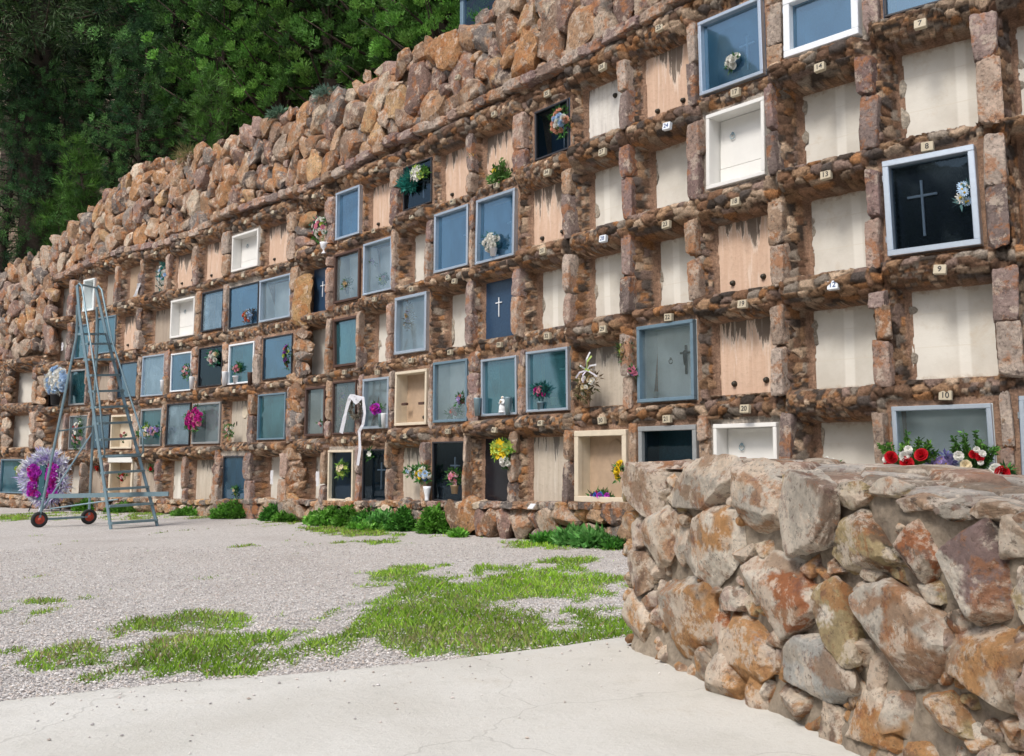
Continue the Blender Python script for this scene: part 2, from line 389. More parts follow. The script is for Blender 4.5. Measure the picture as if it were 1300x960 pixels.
simple('black_granite', (.012, .013, .018), .18, 0, .6, 150, 0)
simple('slate', (.04, .075, .125), .35, 0, .4, 60, .001)
simple('navy_slab', (.025, .055, .105), .3, 0, .5, 50, .001)
simple('teal_slab', (.03, .10, .12), .35, 0, .5, 40, .001)
simple('pale_slab', (.70, .75, .75), .7, 0, .15, 12, .002)
simple('curtain', (.62, .68, .74), .8, 0, .15, 9, .002)
simple('white_marble', (.70, .69, .66), .5, 0, .12, 6, .001)
simple('cream_stone', (.60, .52, .40), .8, 0, .18, 14, .003)
simple('tan_slab', (.40, .29, .20), .8, 0, .25, 14, .003)
simple('plaster', (.38, .25, .18), .9, 0, .2, 20, .004)
simple('chrome', (.75, .78, .8), .25, 1, .05, 30, 0)
simple('bronze', (.05, .045, .035), .45, .5, .3, 60, .001)
simple('rubber', (.02, .02, .02), .8, 0, .3, 40, .001)
simple('red_paint', (.46, .06, .03), .55, 0, .25, 40, .001)
simple('galvanised', (.20, .29, .33), .45, .35, .25, 25, .0008)
simple('plate_cream', (.46, .40, .29), .6, 0, .15, 60, .001)
simple('plate_white', (.72, .76, .80), .45, 0, .08, 60, 0)
simple('ink', (.02, .02, .025), .6, 0, .1, 60, 0)
simple('blue_ink', (.03, .07, .2), .6, 0, .1, 60, 0)
simple('white_plastic', (.75, .76, .78), .35, 0, .08, 30, 0)
simple('terracotta', (.42, .30, .19), .8, 0, .2, 30, .001)
simple('ribbon', (.60, .60, .64), .35, 0, .12, 30, .001)
simple('paper', (.6, .6, .62), .6, 0, .05, 30, 0)
simple('wax', (.7, .62, .45), .5, 0, .1, 30, 0)
# ================================================================== ground
GB = [(640,778,165,38,1.5),(560,748,105,22,1.25),(690,752,130,26,1.4),(735,790,66,28,1.6),(610,722,130,7,.85),(730,712,60,7,.9),(480,728,60,6,.7),(560,800,60,16,.9),
      (700,728,100,9,.8),(720,690,75,7,1.3),(440,690,60,3,.6),(200,828,150,24,1.4),(235,792,100,14,1.15),(150,838,60,12,.8),(290,842,80,14,1.0),(120,800,60,8,.45),
      (30,775,60,6,.3),(150,860,70,10,.9),(360,786,34,4,.8),(60,655,75,4,1.3),(170,655,60,4,1.1),(240,656,40,4,.8),(300,693,26,3,.4),(40,765,40,3,.3),(470,760,90,8,.5),
      (395,762,80,4,.35),(560,680,24,4,.8),(350,665,50,4,.9),(500,672,110,6,1.2),(20,855,60,8,.5),(430,800,70,8,.45)]
def _blob_world():
    out = []
    for cx_, cy_, rx, ry, d in GB:
        c = on_ground(cx_, cy_); u = on_ground(cx_ + rx, cy_); t = on_ground(cx_, cy_ + ry); b = on_ground(cx_, max(cy_ - ry, 645))
        out.append((c[0], c[1], abs(u[0] - c[0]), max(abs(b[1] - t[1]) / 2, .12), d))
    return out
GBW = _blob_world()
def grass_mask(x, y):
    m = np.full(np.shape(x), -1.)
    for cx_, cy_, rx, ry, d in GBW:
        q = 1 - ((x - cx_) / rx) ** 2 - ((y - cy_) / ry) ** 2
        m = np.maximum(m, np.clip(np.where(q < 0, q * 1.6, q), -4, .8) * .6 + (d - .75))
    n = fbm(x * 2.6 + 50, y * 1.3 + 50, 5, 5) + .7 * (fbm(x * 9 + 9, y * 6 + 9, 3, 8) - .45)
    return m + (n - .53) * 3.8
def build_ground():
    xs = np.concatenate([-np.geomspace(200, 7.2, 16), np.arange(-7, 3, .045), np.geomspace(3.1, 200, 18)])
    ys = np.concatenate([-np.geomspace(60, .5, 10), np.arange(-.3, 2.4, .1), np.arange(2.4, 12, .05), np.geomspace(12.1, 19, 20)])
    X, Y = np.meshgrid(xs, ys); Z = gz(X, Y) + .012 * (fbm(X * 1.3 + 90, Y * 1.3 + 90, 3, 4) - .45)
    ny, nx = X.shape; ii = np.arange(ny * nx).reshape(ny, nx)
    f = np.stack([ii[:-1, :-1], ii[:-1, 1:], ii[1:, 1:], ii[1:, :-1]], -1).reshape(-1, 4)
    g = np.clip(grass_mask(X, Y) * 1.6, 0, 1).ravel()
    br = np.clip((fbm(X * 2.2 + 30, Y * 2.2 + 30, 3, 9).ravel() - .5) * 4, 0, 1) * np.clip(g * 2 + .1, 0, 1)
    col = np.stack([g, br, g * 0], -1)
    MB().add(np.stack([X.ravel(), Y.ravel(), Z.ravel()], -1), f, col).build('ground', 'gravel', smooth=True)['kind'] = 'structure'
def mat_gravel():
    m, nd, lk, b = new_mat('gravel'); p = geo_pos(nd)
    def vor(sc):
        v = nd.new('ShaderNodeTexVoronoi'); v.inputs['Scale'].default_value = sc; lk.new(p, v.inputs['Vector']); return v
    v1 = vor(105); r = ramp(nd, [(0, (.33, .30, .28)), (.3, (.49, .46, .435)), (.6, (.57, .54, .51)), (.85, (.66, .63, .60)), (1, (.40, .33, .28))])
    sp = nd.new('ShaderNodeSeparateColor'); lk.new(v1.outputs['Color'], sp.inputs[0]); lk.new(sp.outputs[0], r.inputs[0])
    big = noise(nd, lk, p, .9, 5, .6)
    c = mix(nd, lk, r.outputs[0], (.36, .31, .28), maprange(nd, lk, big.outputs[0], .5, .72, 0, .45))
    at = nd.new('ShaderNodeAttribute'); at.attribute_name = 'col'; sa = nd.new('ShaderNodeSeparateColor'); lk.new(at.outputs['Color'], sa.inputs[0])
    n = noise(nd, lk, p, 16, 6, .75)
    gcol = mix(nd, lk, (.07, .14, .02), (.16, .25, .045), maprange(nd, lk, n.outputs[0], .35, .65))
    gcol = mix(nd, lk, gcol, (.20, .15, .09), sa.outputs[1])
    th = nd.new('ShaderNodeMath'); th.operation = 'MULTIPLY_ADD'; lk.new(maprange(nd, lk, n.outputs[0], .35, .65, -.4, .5), th.inputs[0]); th.inputs[1].default_value = 1; lk.new(sa.outputs[0], th.inputs[2])
    gm = maprange(nd, lk, th.outputs[0], .35, .8, 0, .85)
    # no green where the mask is zero
    mm = nd.new('ShaderNodeMath'); mm.operation = 'MULTIPLY'; lk.new(gm, mm.inputs[0]); lk.new(maprange(nd, lk, sa.outputs[0], .02, .2), mm.inputs[1])
    c = mix(nd, lk, c, gcol, mm.outputs[0]); lk.new(c, b.inputs['Base Color']); b.inputs['Roughness'].default_value = .95; b.inputs['Specular IOR Level'].default_value = .15
    bump(nd, lk, b, v1.outputs['Distance'], .8, .012).invert = True; MATS['gravel'] = m
    m, nd, lk, b = new_mat('concrete_paving'); p = geo_pos(nd)
    n = noise(nd, lk, p, 1.6, 6, .65); n2 = noise(nd, lk, p, 60, 6, .7); n3_ = noise(nd, lk, p, 7, 6, .7)
    c = mix(nd, lk, (.50, .48, .43), (.60, .585, .54), maprange(nd, lk, n.outputs[0], .35, .65))
    c = mix(nd, lk, c, (.38, .36, .32), maprange(nd, lk, n2.outputs[0], .56, .75, 0, .5)); c = mix(nd, lk, c, (.42, .41, .36), maprange(nd, lk, n3_.outputs[0], .55, .7, 0, .4))
    wp = nd.new('ShaderNodeVectorMath'); wp.operation = 'ADD'; nw = noise(nd, lk, p, 1.4, 4, .6); sc_ = nd.new('ShaderNodeVectorMath'); sc_.operation = 'SCALE'; sc_.inputs['Scale'].default_value = .5
    lk.new(nw.outputs['Color'], sc_.inputs[0]); lk.new(p, wp.inputs[0]); lk.new(sc_.outputs[0], wp.inputs[1])
    ve = nd.new('ShaderNodeTexVoronoi'); ve.feature = 'DISTANCE_TO_EDGE'; ve.inputs['Scale'].default_value = .55; lk.new(wp.outputs[0], ve.inputs['Vector'])
    c = mix(nd, lk, c, (.17, .155, .13), maprange(nd, lk, ve.outputs['Distance'], .0008, .002, .25, 0))
    n7 = noise(nd, lk, p, 3.2, 8, .75); c = mix(nd, lk, c, (.40, .36, .29), maprange(nd, lk, n7.outputs[0], .56, .72, 0, .5))
    lk.new(c, b.inputs['Base Color']); b.inputs['Roughness'].default_value = .9; bump(nd, lk, b, n2.outputs[0], .7, .006); MATS['concrete_paving'] = m
mat_gravel(); build_ground()

# pale concrete path in front, its far edge worn
def build_path():
    edge = [on_ground(x, y) for x, y in ((-350, 940), (-100, 905), (200, 872), (350, 861), (420, 856), (480, 850), (560, 842), (640, 832), (720, 822), (800, 811))]
    ex = np.array([e[0] for e in edge]); ey = np.array([e[1] for e in edge])
    xs = np.concatenate([np.linspace(-8, ex[0], 12)[:-1], np.arange(ex[0], .9, .02), np.linspace(.92, 3, 30)])
    ye = np.interp(xs, ex, ey) + .035 * (fbm(xs * 5 + 3, xs * 0 + 2, 4, 3) - .45) + .02 * (fbm(xs * 30 + 3, xs * 0 + 2, 3, 6) - .45)
    V = []
    ts = np.linspace(0, 1, 9) ** 2
    for x, y in zip(xs, ye):
        V.append((x, y + .004, gz(x, y) - .02)); 
        for t in ts: V.append((x, y * (1 - t) - 3 * t, gz(x, 0) + (.014 if t else .010)))
    k = len(ts) + 1; n = len(xs)
    f = [[i * k + j, i * k + j + 1, (i + 1) * k + j + 1, (i + 1) * k + j] for i in range(n - 1) for j in range(k - 1)]
    MB().add(V, f).build('concrete_path', 'concrete_paving')['kind'] = 'structure'
build_path()
def path_edge_y(x):
    edge = [on_ground(a, b) for a, b in ((-350, 940), (-100, 905), (200, 872), (350, 861), (480, 850), (640, 832), (800, 811))]
    return np.interp(x, [e[0] for e in edge], [e[1] for e in edge])

# loose stones lying on the gravel, a few strayed onto the path
def build_pebbles():
    g = np.random.default_rng(3); n = 130000
    Y = g.uniform(2.3, 8.5, n); keep = g.random(n) < (3.2 / Y) ** .8; Y = Y[keep]; X = g.uniform(-.62, .16, len(Y)) * Y
    on = Y < path_edge_y(X) - .02; gm = grass_mask(X, Y) > .35
    keep = (~on & ~(gm & (g.random(len(X)) < .75))) | (on & (g.random(len(X)) < .03 * np.exp(-(path_edge_y(X) - Y) * 3)))
    X, Y = X[keep], Y[keep]; n = len(X); s = g.uniform(.0028, .0066, n) * g.choice([1, 1, 1, 1.35], n)
    o = np.array([[1,0,0],[0,1,0],[-1,0,0],[0,-1,0],[0,0,.7],[.1,.1,-.5]]); ang = g.uniform(0, 6.28, n)
    P = o[None] * (1 + g.uniform(-.3, .3, (n, 6, 1))) * s[:, None, None] * np.array([1, .75, .8])
    x = P[..., 0] * np.cos(ang)[:, None] - P[..., 1] * np.sin(ang)[:, None]; y = P[..., 0] * np.sin(ang)[:, None] + P[..., 1] * np.cos(ang)[:, None]
    z = P[..., 2] + (gz(X, Y) + s * .35 + np.where(Y < path_edge_y(X), .014, .004))[:, None]
    V = np.stack([x + X[:, None], y + Y[:, None], z], -1).reshape(-1, 3)
    t = np.array([[0,1,4],[1,2,4],[2,3,4],[3,0,4],[1,0,5],[2,1,5],[3,2,5],[0,3,5]]); Fc = (t[None] + 6 * np.arange(n)[:, None, None]).reshape(-1, 3)
    pal = np.array([(.52,.485,.46),(.57,.54,.515),(.43,.405,.385),(.51,.455,.42),(.62,.595,.57),(.32,.30,.29),(.44,.38,.33)])
    col = np.repeat(pal[g.integers(0, len(pal), n)] * g.uniform(.8, 1.15, (n, 1)), 6, 0)
    tag(MB().add(V, Fc, col).build('gravel', 'pebble'), 'loose pale grey and pinkish gravel strewn over the yard', 'gravel', kind='stuff')
build_pebbles()
def build_grass():
    g = np.random.default_rng(5); n = 420000
    Y = g.uniform(2.9, 16, n); X = g.uniform(-.58, .17, n) * Y
    m = grass_mask(X, Y); dens = np.clip(m * .9 - .0, 0, .62) * np.where(Y < 9, 1, .8)
    ok = (g.random(n) < dens) & (Y > path_edge_y(X) + .0); a = X / Y; ywall = np.interp(a, CX / CY, CY); ok &= Y < ywall - .05
    X, Y, m = X[ok], Y[ok], m[ok]; n = len(X); print('grass blades', n)
    hgt = g.uniform(.006, .024, n) * np.clip(.6 + m, .6, 1.7); w = g.uniform(.0015, .0035, n) * np.clip(Y / 5, 1, 2.2); ang = g.uniform(0, 6.28, n); lean = g.uniform(.2, 1.0, n) * hgt
    dx, dy = np.cos(ang), np.sin(ang); la = g.uniform(0, 6.28, n); z0 = gz(X, Y)
    V = np.stack([np.stack([X - dx * w, Y - dy * w, z0], -1), np.stack([X + dx * w, Y + dy * w, z0], -1),
                  np.stack([X + dx * w * .7 + np.cos(la) * lean * .4, Y + dy * w * .7 + np.sin(la) * lean * .4, z0 + hgt * .6], -1),
                  np.stack([X + np.cos(la) * lean, Y + np.sin(la) * lean, z0 + hgt], -1)], 1).reshape(-1, 3)
    t = np.array([[0, 1, 2], [0, 2, 3]]); Fc = (t[None] + 4 * np.arange(n)[:, None, None]).reshape(-1, 3)
    pal = np.array([(.24,.42,.03),(.32,.52,.05),(.18,.34,.03),(.38,.54,.09),(.36,.36,.15)])
    k = np.clip((fbm(X * 2, Y * 2, 3, 20) * 5).astype(int) + g.integers(-1, 2, n), 0, 4); pc = pal[k] * g.uniform(.75, 1.2, (n, 1)); dry = g.random(n) < np.where(X < -1.3, .28, .10); pc[dry] = np.array((.34, .27, .15)) * g.uniform(.7, 1.2, (dry.sum(), 1)); col = np.repeat(pc, 4, 0)
    tag(MB().add(V, Fc, col).build('grass', 'leaf'), 'short bright green grass growing in patches through the gravel', 'grass', kind='stuff')
build_grass()
# row, col, xl, xr, yt, yb, type
NICHES=[
(1,0,0,32,583,627,'Gteal'),(1,2,92,106,591,635,'C'),(1,3,118,134,592,631,'W2'),(1,4,138,168,583,631,'Aarch'),(1,5,180,200,588,633,'W2'),
(1,6,221,236,585,635,'C'),(1,7,250,275,584,636,'W3'),(1,8,282,312,579,636,'Gdkwhite'),(1,9,345,360,580,635,'C'),(1,10,402,412,580,635,'C'),
(1,11,418,450,571,638,'Gdkcream'),(1,12,459,492,570,637,'Gblack'),(1,13,513,541,568,637,'W3'),(1,14,548,589,560,638,'Gblack'),
(1,15,618,653,556,638,'Dblack'),(1,16,679,721,554,639,'W3'),(1,17,730,796,545,640,'Mcream'),(1,18,812,886,539,640,'Gdark'),
(1,19,907,988,536,640,'Mwhite'),(1,20,1046,1118,535,640,'C'),(1,21,1136,1264,512,641,'Gpale'),(1,22,1296,1400,500,641,'Galu'),
(2,1,18,42,527,568,'C'),(2,2,75,84,530,570,'C'),(2,3,87,110,527,571,'Gpots'),(2,4,115,138,526,570,'Gblue'),(2,5,141,168,526,570,'Mcream'),
(2,6,178,205,518,567,'Ggreen'),(2,7,211,241,511,566,'Gbluek'),(2,8,244,279,510,564,'Gcurt'),(2,9,295,320,508,561,'W4'),
(2,10,327,362,498,559,'Gteal'),(2,11,388,413,490,554,'Gbrownpale'),(2,12,422,452,482,552,'Gdried'),(2,13,461,494,478,545,'Gpale'),
(2,14,502,542,468,541,'Mtan'),(2,15,550,593,455,537,'Gtealpale'),(2,16,612,657,451,529,'Gsteel'),(2,17,669,722,440,524,'Gtealw'),
(2,18,750,798,437,516,'W3'),(2,19,811,883,405,512,'Gcruc'),(2,20,916,986,402,501,'W'),(2,21,1036,1113,386,492,'C'),(2,22,1162,1263,360,480,'C'),
(3,1,24,46,472,511,'C'),(3,2,63,80,480,516,'Dblack'),(3,3,88,111,468,515,'Ggreen'),(3,4,127,143,464,508,'W2'),(3,5,149,173,459,506,'Gblue'),
(3,6,180,208,449,504,'Gcurtain'),(3,7,216,242,446,498,'Gbluew'),(3,8,251,281,438,492,'Gblack'),(3,9,290,322,433,489,'Ggreenw'),
(3,10,333,370,423,483,'Gblue'),(3,11,397,418,416,476,'C'),(3,12,424,455,400,467,'Gbrown'),(3,13,482,497,396,459,'C'),(3,14,503,543,370,451,'Gdriedalu'),
(3,15,575,597,371,440,'C'),(3,16,619,656,352,429,'Dblue'),(3,17,690,722,339,416,'C'),(3,18,757,796,319,403,'C'),(3,19,840,881,298,388,'C'),
(3,20,914,983,272,373,'W'),(3,21,1033,1105,240,349,'C'),(3,22,1125,1244,184,328,'Gbig'),
(4,2,78,89,418,458,'C'),(4,3,95,113,411,456,'Gteal'),(4,4,121,146,400,450,'Gteal'),(4,5,159,176,400,444,'W'),(4,6,198,216,392,435,'W2'),
(4,7,217,247,376,430,'Mwhite'),(4,8,256,283,366,422,'Gpalek'),(4,9,290,327,357,418,'Gdkwhite'),(4,10,331,370,347,410,'Gpalealu'),
(4,11,400,420,338,397,'Dblue'),(4,12,425,457,315,386,'Gbrownpale'),(4,13,463,499,300,376,'Gpalealu'),(4,14,528,547,294,358,'C'),
(4,15,553,596,259,348,'Galu'),(4,16,606,655,239,337,'Galu'),(4,17,679,721,229,313,'W'),(4,18,757,794,207,290,'C'),(4,19,834,880,177,267,'C'),
(4,20,897,972,122,242,'Mwhite'),(4,21,1023,1096,100,210,'C'),(4,22,1149,1240,48,175,'C'),
(5,2,81,91,365,402,'C'),(5,3,106,120,353,396,'Mgrey'),(5,4,137,150,347,387,'W2'),(5,5,166,181,337,378,'Dopen'),(5,6,198,215,333,371,'W2'),
(5,7,227,249,320,366,'W'),(5,8,264,287,305,356,'W'),(5,9,295,328,290,346,'Mwhite'),(5,10,343,370,281,336,'W'),(5,11,402,418,265,313,'Dopen'),
(5,12,428,458,235,306,'Galu'),(5,13,475,501,229,292,'W'),(5,14,511,547,199,269,'Gblack'),(5,15,567,599,184,255,'W'),(5,16,620,658,160,234,'W'),
(5,17,678,721,124,205,'Gslate'),(5,18,749,795,96,179,'Wwhite'),(5,19,822,879,52,154,'W'),(5,20,889,970,-5,124,'Galu'),(5,21,997,1093,-35,77,'Gwhite'),
(5,22,1120,1228,-90,24,'Gblue'),
(2,23,1320,1420,340,470,'C'),(3,23,1305,1400,170,310,'C'),(4,23,1294,1390,15,150,'C'),
]
# ================================================================== the wall of burial niches
RECESS = {'C': .19, 'W': .15, 'D': .12}
def derive():
    out = []
    for (row, col, xl, xr, yt, yb, typ) in NICHES:
        closed = typ[0] in 'CWD'; Rr = RECESS.get(typ[0], 0); xm, ym = (xl + xr) / 2, (yt + yb) / 2
        hs = 0 if closed else .02
        ur = hit(xr, ym, hs)[0]; ul = hit(xl, ym, -Rr if closed else hs)[0]; zb = hit(xl if yb < 585 else xr, yb, hs)[1]; zt = hit(xr if yt < 585 else xl, yt, -Rr if closed else hs)[1]
        out.append(dict(row=row, col=col, typ=typ, closed=closed, R=Rr, ul=ul, ur=ur, zb=zb, zt=zt))
    return out
NI = derive(); BY = {(n['row'], n['col']): n for n in NI}
for n in NI:      # a recess never cuts into the door on its left
    if not n['closed']: continue
    pv = BY.get((n['row'], n['col'] - 1)); n['slope'] = .075
    lim = (pv['ur'] + (.05 if not pv['closed'] else .09)) if pv and n['ul'] - pv['ur'] < .6 else -9
    xl, xr, yt, yb = next(q[2:6] for q in NICHES if q[0] == n['row'] and q[1] == n['col'])
    for _ in range(12):
        if n['ul'] - .03 - n['slope'] >= lim or n['R'] < .05: break
        n['R'] *= .85; n['slope'] *= .9; n['ul'] = hit(xl, (yt + yb) / 2, -n['R'])[0]; n['zt'] = hit(xr if yt < 585 else xl, yt, -n['R'])[1]
    n['lim'] = lim
SKY_PX = [(-90,352),(0,346),(18,336),(46,318),(64,305),(81,294),(103,272),(124,254),(152,230),(174,212),(209,202),(241,198),(255,184),(283,177),(301,174),(312,166),(325,155),(347,146),(375,138),(391,130),(419,118),(447,116),(456,99),(484,86),(500,77),(525,60),(559,46),(588,42),(597,30),(612,12),(631,3),(700,-42),(900,-190),(1420,-600)]
BEAM_PX = [(-90,462),(0,460),(66,452),(72,356),(100,343),(155,322),(200,313),(250,299),(290,272),(345,255),(400,240),(460,207),(500,184),(560,161),(620,132),(700,95),(760,64),(830,28),(900,-22),(1000,-80),(1420,-330)]
def line_fn(px):
    q = [hit(x, y, .03) for x, y in px]; a = np.array(q); return lambda u: np.interp(u, a[:, 0], a[:, 1])
sky_z = line_fn(SKY_PX); beam_z = line_fn(BEAM_PX)
_z1 = sorted([(n['ul'], n['zb']) for n in NI if n['row'] == 1]); z1_of = lambda u: np.interp(u, [a for a, b in _z1], [b for a, b in _z1])
U0, U1 = hit(-90, 600)[0], hit(1620, 600)[0]
def foot_z(u):
    x, y = surf(u)[:2]; return gz(x, y)
WALL_LOC = tuple(P3(np.array((U0 + U1) / 2), 0, 0)); WALL_LOC = (WALL_LOC[0], WALL_LOC[1], float(gz(WALL_LOC[0], 0)))
wall = empty('niche_wall', WALL_LOC, 'long curved rubble stone wall filled with rows of burial niches', 'wall')

def build_masonry():
    us = [U0]
    while us[-1] < U1: us.append(us[-1] + np.clip(.0095 * float(surf(us[-1])[1]) / 7.5, .008, .019))
    us = np.array(us); zs = np.arange(-1.0, 5.9, .0125); U, Z = np.meshgrid(us, zs)
    # pebbly mortar; the pattern's own coordinates follow the surface into the reveals and under the brows
    QU, QZ = U.copy(), Z.copy()
    for n in NI:
        if not n['closed']: continue
        i0, i1 = np.searchsorted(us, [n['ul'] - .3, n['ur'] + .1]); j0, j1 = np.searchsorted(zs, [n['zb'] - .1, n['zt'] + .35]); s = (slice(j0, j1), slice(i0, i1))
        a0 = n['ul'] - .03 - n['slope']; k_ = 1 + .8 * n['R'] / n['slope']
        inz = (Z[s] > n['zb'] - .01) & (Z[s] < n['zt'] + .01); QU[s] = np.where(inz & (U[s] > a0) & (U[s] < n['ur']), a0 + (U[s] - a0) * k_, QU[s])
        dz = np.clip(Z[s] - n['zt'], 0, .10); QZ[s] = np.where((U[s] > n['ul'] - .1) & (U[s] < n['ur']) & (Z[s] > n['zt']), QZ[s] + dz * 1.3, QZ[s])
    wu = QU + .03 * (fbm(QU * 6, QZ * 6, 2, 40) - .4); wz = QZ + .03 * (fbm(QU * 6 + 9, QZ * 6 + 7, 2, 41) - .4)
    f1, f2, k = voronoi(wu / .105, wz / .068, 3); g1, g2, k2 = voronoi(wu / .042, wz / .034, 8)
    big = np.clip((f2 - f1) * 3.2, 0, 1); sm = np.clip((g2 - g1) * 3, 0, 1); sel = fbm(U * 1.8, Z * 2.2, 2, 50) > .32
    dome = np.where(sel, np.sqrt(big) * .042 + k * .03, np.sqrt(sm) * .018 + k2 * .012)
    H = dome + .02 * (fbm(U * 9, Z * 9, 4, 60) - .45) - .03 + .016 * (fbm(U * 38, Z * 46, 2, 61) - .4)
    kk = np.where(sel, k, k2); col = palette(kk) * (.75 + .5 * hash2((kk * 9999).astype(np.int64), np.ones_like(kk, dtype=np.int64)))[..., None]
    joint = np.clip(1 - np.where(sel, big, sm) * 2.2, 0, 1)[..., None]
    col = col * (1 - joint * .8) + np.array((.11, .07, .045)) * joint * .8  # mortar joints, their colour deepened to stand for shade in the pebble gaps
    plast = np.array((.42, .27, .19)); mort = np.array((.19, .13, .09))
    e1 = .014 * (fbm(U * 14, Z * 14, 3, 70) - .45) * 2
    # rubble zones sit back behind their stones
    rub = (Z > beam_z(us)[None] + .03) | (Z < z1_of(us)[None] - .05)
    H = np.where(rub, H - .035, H); col = np.where(rub[..., None], mort * (.7 + .6 * fbm(U * 5, Z * 5, 3, 77)[..., None]), col)
    def setc(m, c): col[m] = c
    for n in NI:
        i0, i1 = np.searchsorted(us, [n['ul'] - .3, n['ur'] + .25]); j0, j1 = np.searchsorted(zs, [n['zb'] - .25, n['zt'] + .45])
        s = (slice(j0, j1), slice(i0, i1)); u, z, e = U[s], Z[s], e1[s]; h = H[s]; c = col[s]
        ul, ur, zb, zt = n['ul'], n['ur'], n['zb'], n['zt']
        up = BY.get((n['row'] + 1, n['col']))
        top = (up['zb'] if up else zt + .26); bh = float(np.clip(top - zt, .12, .26)); n['bh'] = bh
        if n['closed']:
            Rr = n['R']; L = ul - .03; sl = n['slope']
            # brow of pebbly mortar rolling out over the opening
            sv = (z - zt) / bh; ue = np.clip(np.minimum(u - max(ul - .15, n['lim'] - .02), (ur + .05) - u) / .07, 0, 1); ue = np.sqrt(ue * (2 - ue))
            a = np.clip(sv / .62, 0, 1); b_ = np.clip((sv - .62) / .38, 0, 1)
            prof = np.where(sv < .62, -Rr + (Rr + .10) * np.sqrt(1 - (1 - a) ** 2), .10 - .09 * (1 - np.sqrt(np.clip(1 - b_ ** 2, 0, 1))))
            inb = (sv > 0) & (sv < 1) & (ue > 0)
            wgt = np.where((u > ul - .05) & (u < ur), 1, (prof > 0) * ue)
            h = np.where(inb, h * .8 + prof * wgt + dome[s] * .45 * 0, h)
            # pier pushed back beside the opening (the reveal) and the opening itself
            rev = np.clip((u - (L - sl)) / sl, 0, 1) * (u < ur + .0) * ((z > zb - .005 + e * .5) & (z < zt + .004 + e * .3))
            tgt = -Rr + .014
            h = h * (1 - rev) + (tgt + (dome[s] * .5 - .01) * (rev < .97)) * rev
            strip = (u > L - .012 + e) & (u < ur) & (z > zb) & (z < zt + .004)
            c[strip] = plast * (.8 + .5 * fbm(u[strip] * 12, z[strip] * 5, 3, 31))[:, None]
            ins = (u > ul + e) & (u < ur) & (z > zb + .0) & (z < zt + e * .6)
            h = np.where(ins, -Rr - .03, h)
        else:
            mgn = .045 if n['typ'] not in ('Gdkwhite', 'Aarch') else .075
            ring = (u > ul - mgn + e) & (u < ur + mgn + e) & (z > zb - .028 + e) & (z < zt + mgn * .9 + e)
            h = np.where(ring, -.004 + .006 * fbm(u * 20, z * 20, 3, 12), h)
            pc = plast if n['typ'] not in ('Gdkwhite', 'Gdkcream', 'Mwhite', 'Gwhite', 'Aarch') else np.array((.50, .44, .38))
            c[ring] = pc * (.75 + .5 * fbm(u[ring] * 9, z[ring] * 9, 3, 13))[:, None]
            ins = (u > ul + .012) & (u < ur - .012) & (z > zb + .012) & (z < zt - .012)
            h = np.where(ins, -.27, h)
            sv = np.clip((z - zt - .045) / max(bh - .045, .05), 0, 1); ue = np.clip(np.minimum(u - (ul - .1), (ur + .1) - u) / .1, 0, 1)
            h = h + .035 * np.sin(np.pi * sv) * ue * (z > zt + .045)
        H[s] = h; col[s] = c
    P = P3(U.ravel(), H.ravel(), Z.ravel()); ny, nx = U.shape; ii = np.arange(ny * nx).reshape(ny, nx)
    ok = (Z < (sky_z(us) - .10)[None]) & (Z > (foot_z(us) - .15)[None])
    q = ok[:-1, :-1] & ok[1:, 1:] & ok[:-1, 1:] & ok[1:, :-1]
    f = np.stack([ii[:-1, :-1], ii[:-1, 1:], ii[1:, 1:], ii[1:, :-1]], -1)[q]
    used = np.zeros(ny * nx, bool); used[f.ravel()] = True; re = np.cumsum(used) - 1
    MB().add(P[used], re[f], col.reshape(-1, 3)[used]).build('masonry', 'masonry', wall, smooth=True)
build_masonry()

STONE = np.array([(.40,.25,.15),(.48,.31,.19),(.31,.19,.12),(.26,.22,.19),(.50,.39,.30),(.25,.16,.13),(.46,.25,.12),(.66,.54,.41),(.13,.10,.085),(.35,.24,.20),(.56,.36,.19),(.20,.175,.16),(.48,.37,.28),(.30,.20,.14)])
SLAB = np.array([(.44,.31,.25),(.37,.27,.24),(.48,.36,.28),(.31,.21,.19),(.42,.29,.20),(.52,.42,.35),(.25,.19,.17)])
def wall_axes(u):
    x, y, tx, ty, nx, ny = [float(v) for v in surf(u)]; return np.array([tx, ty, 0]), np.array([nx, ny, 0]), np.array([0, 0, 1.])
def wrock(mb, u, z, h, ru, rz, rh, rot, seed, pal=STONE, **kw):
    t, n, k = wall_axes(u); c, s = math.cos(rot), math.sin(rot); g = np.random.default_rng(seed + 999)
    tilt = g.normal(0, kw.pop('tilt', .12)); nn = n * math.cos(tilt) + (t * math.cos(g.uniform(0, 6)) + k * math.sin(g.uniform(0, 6))) * math.sin(tilt)
    Y = float(surf(u)[1])
    rock(mb, P3(np.array(u), h, z), (t * c + k * s) * ru, nn * rh, (-t * s + k * c) * rz, seed, col=kw.pop('col', palette(g.random(), pal)), sub=kw.pop('sub', 4 if Y < 8.3 else 3), **kw)
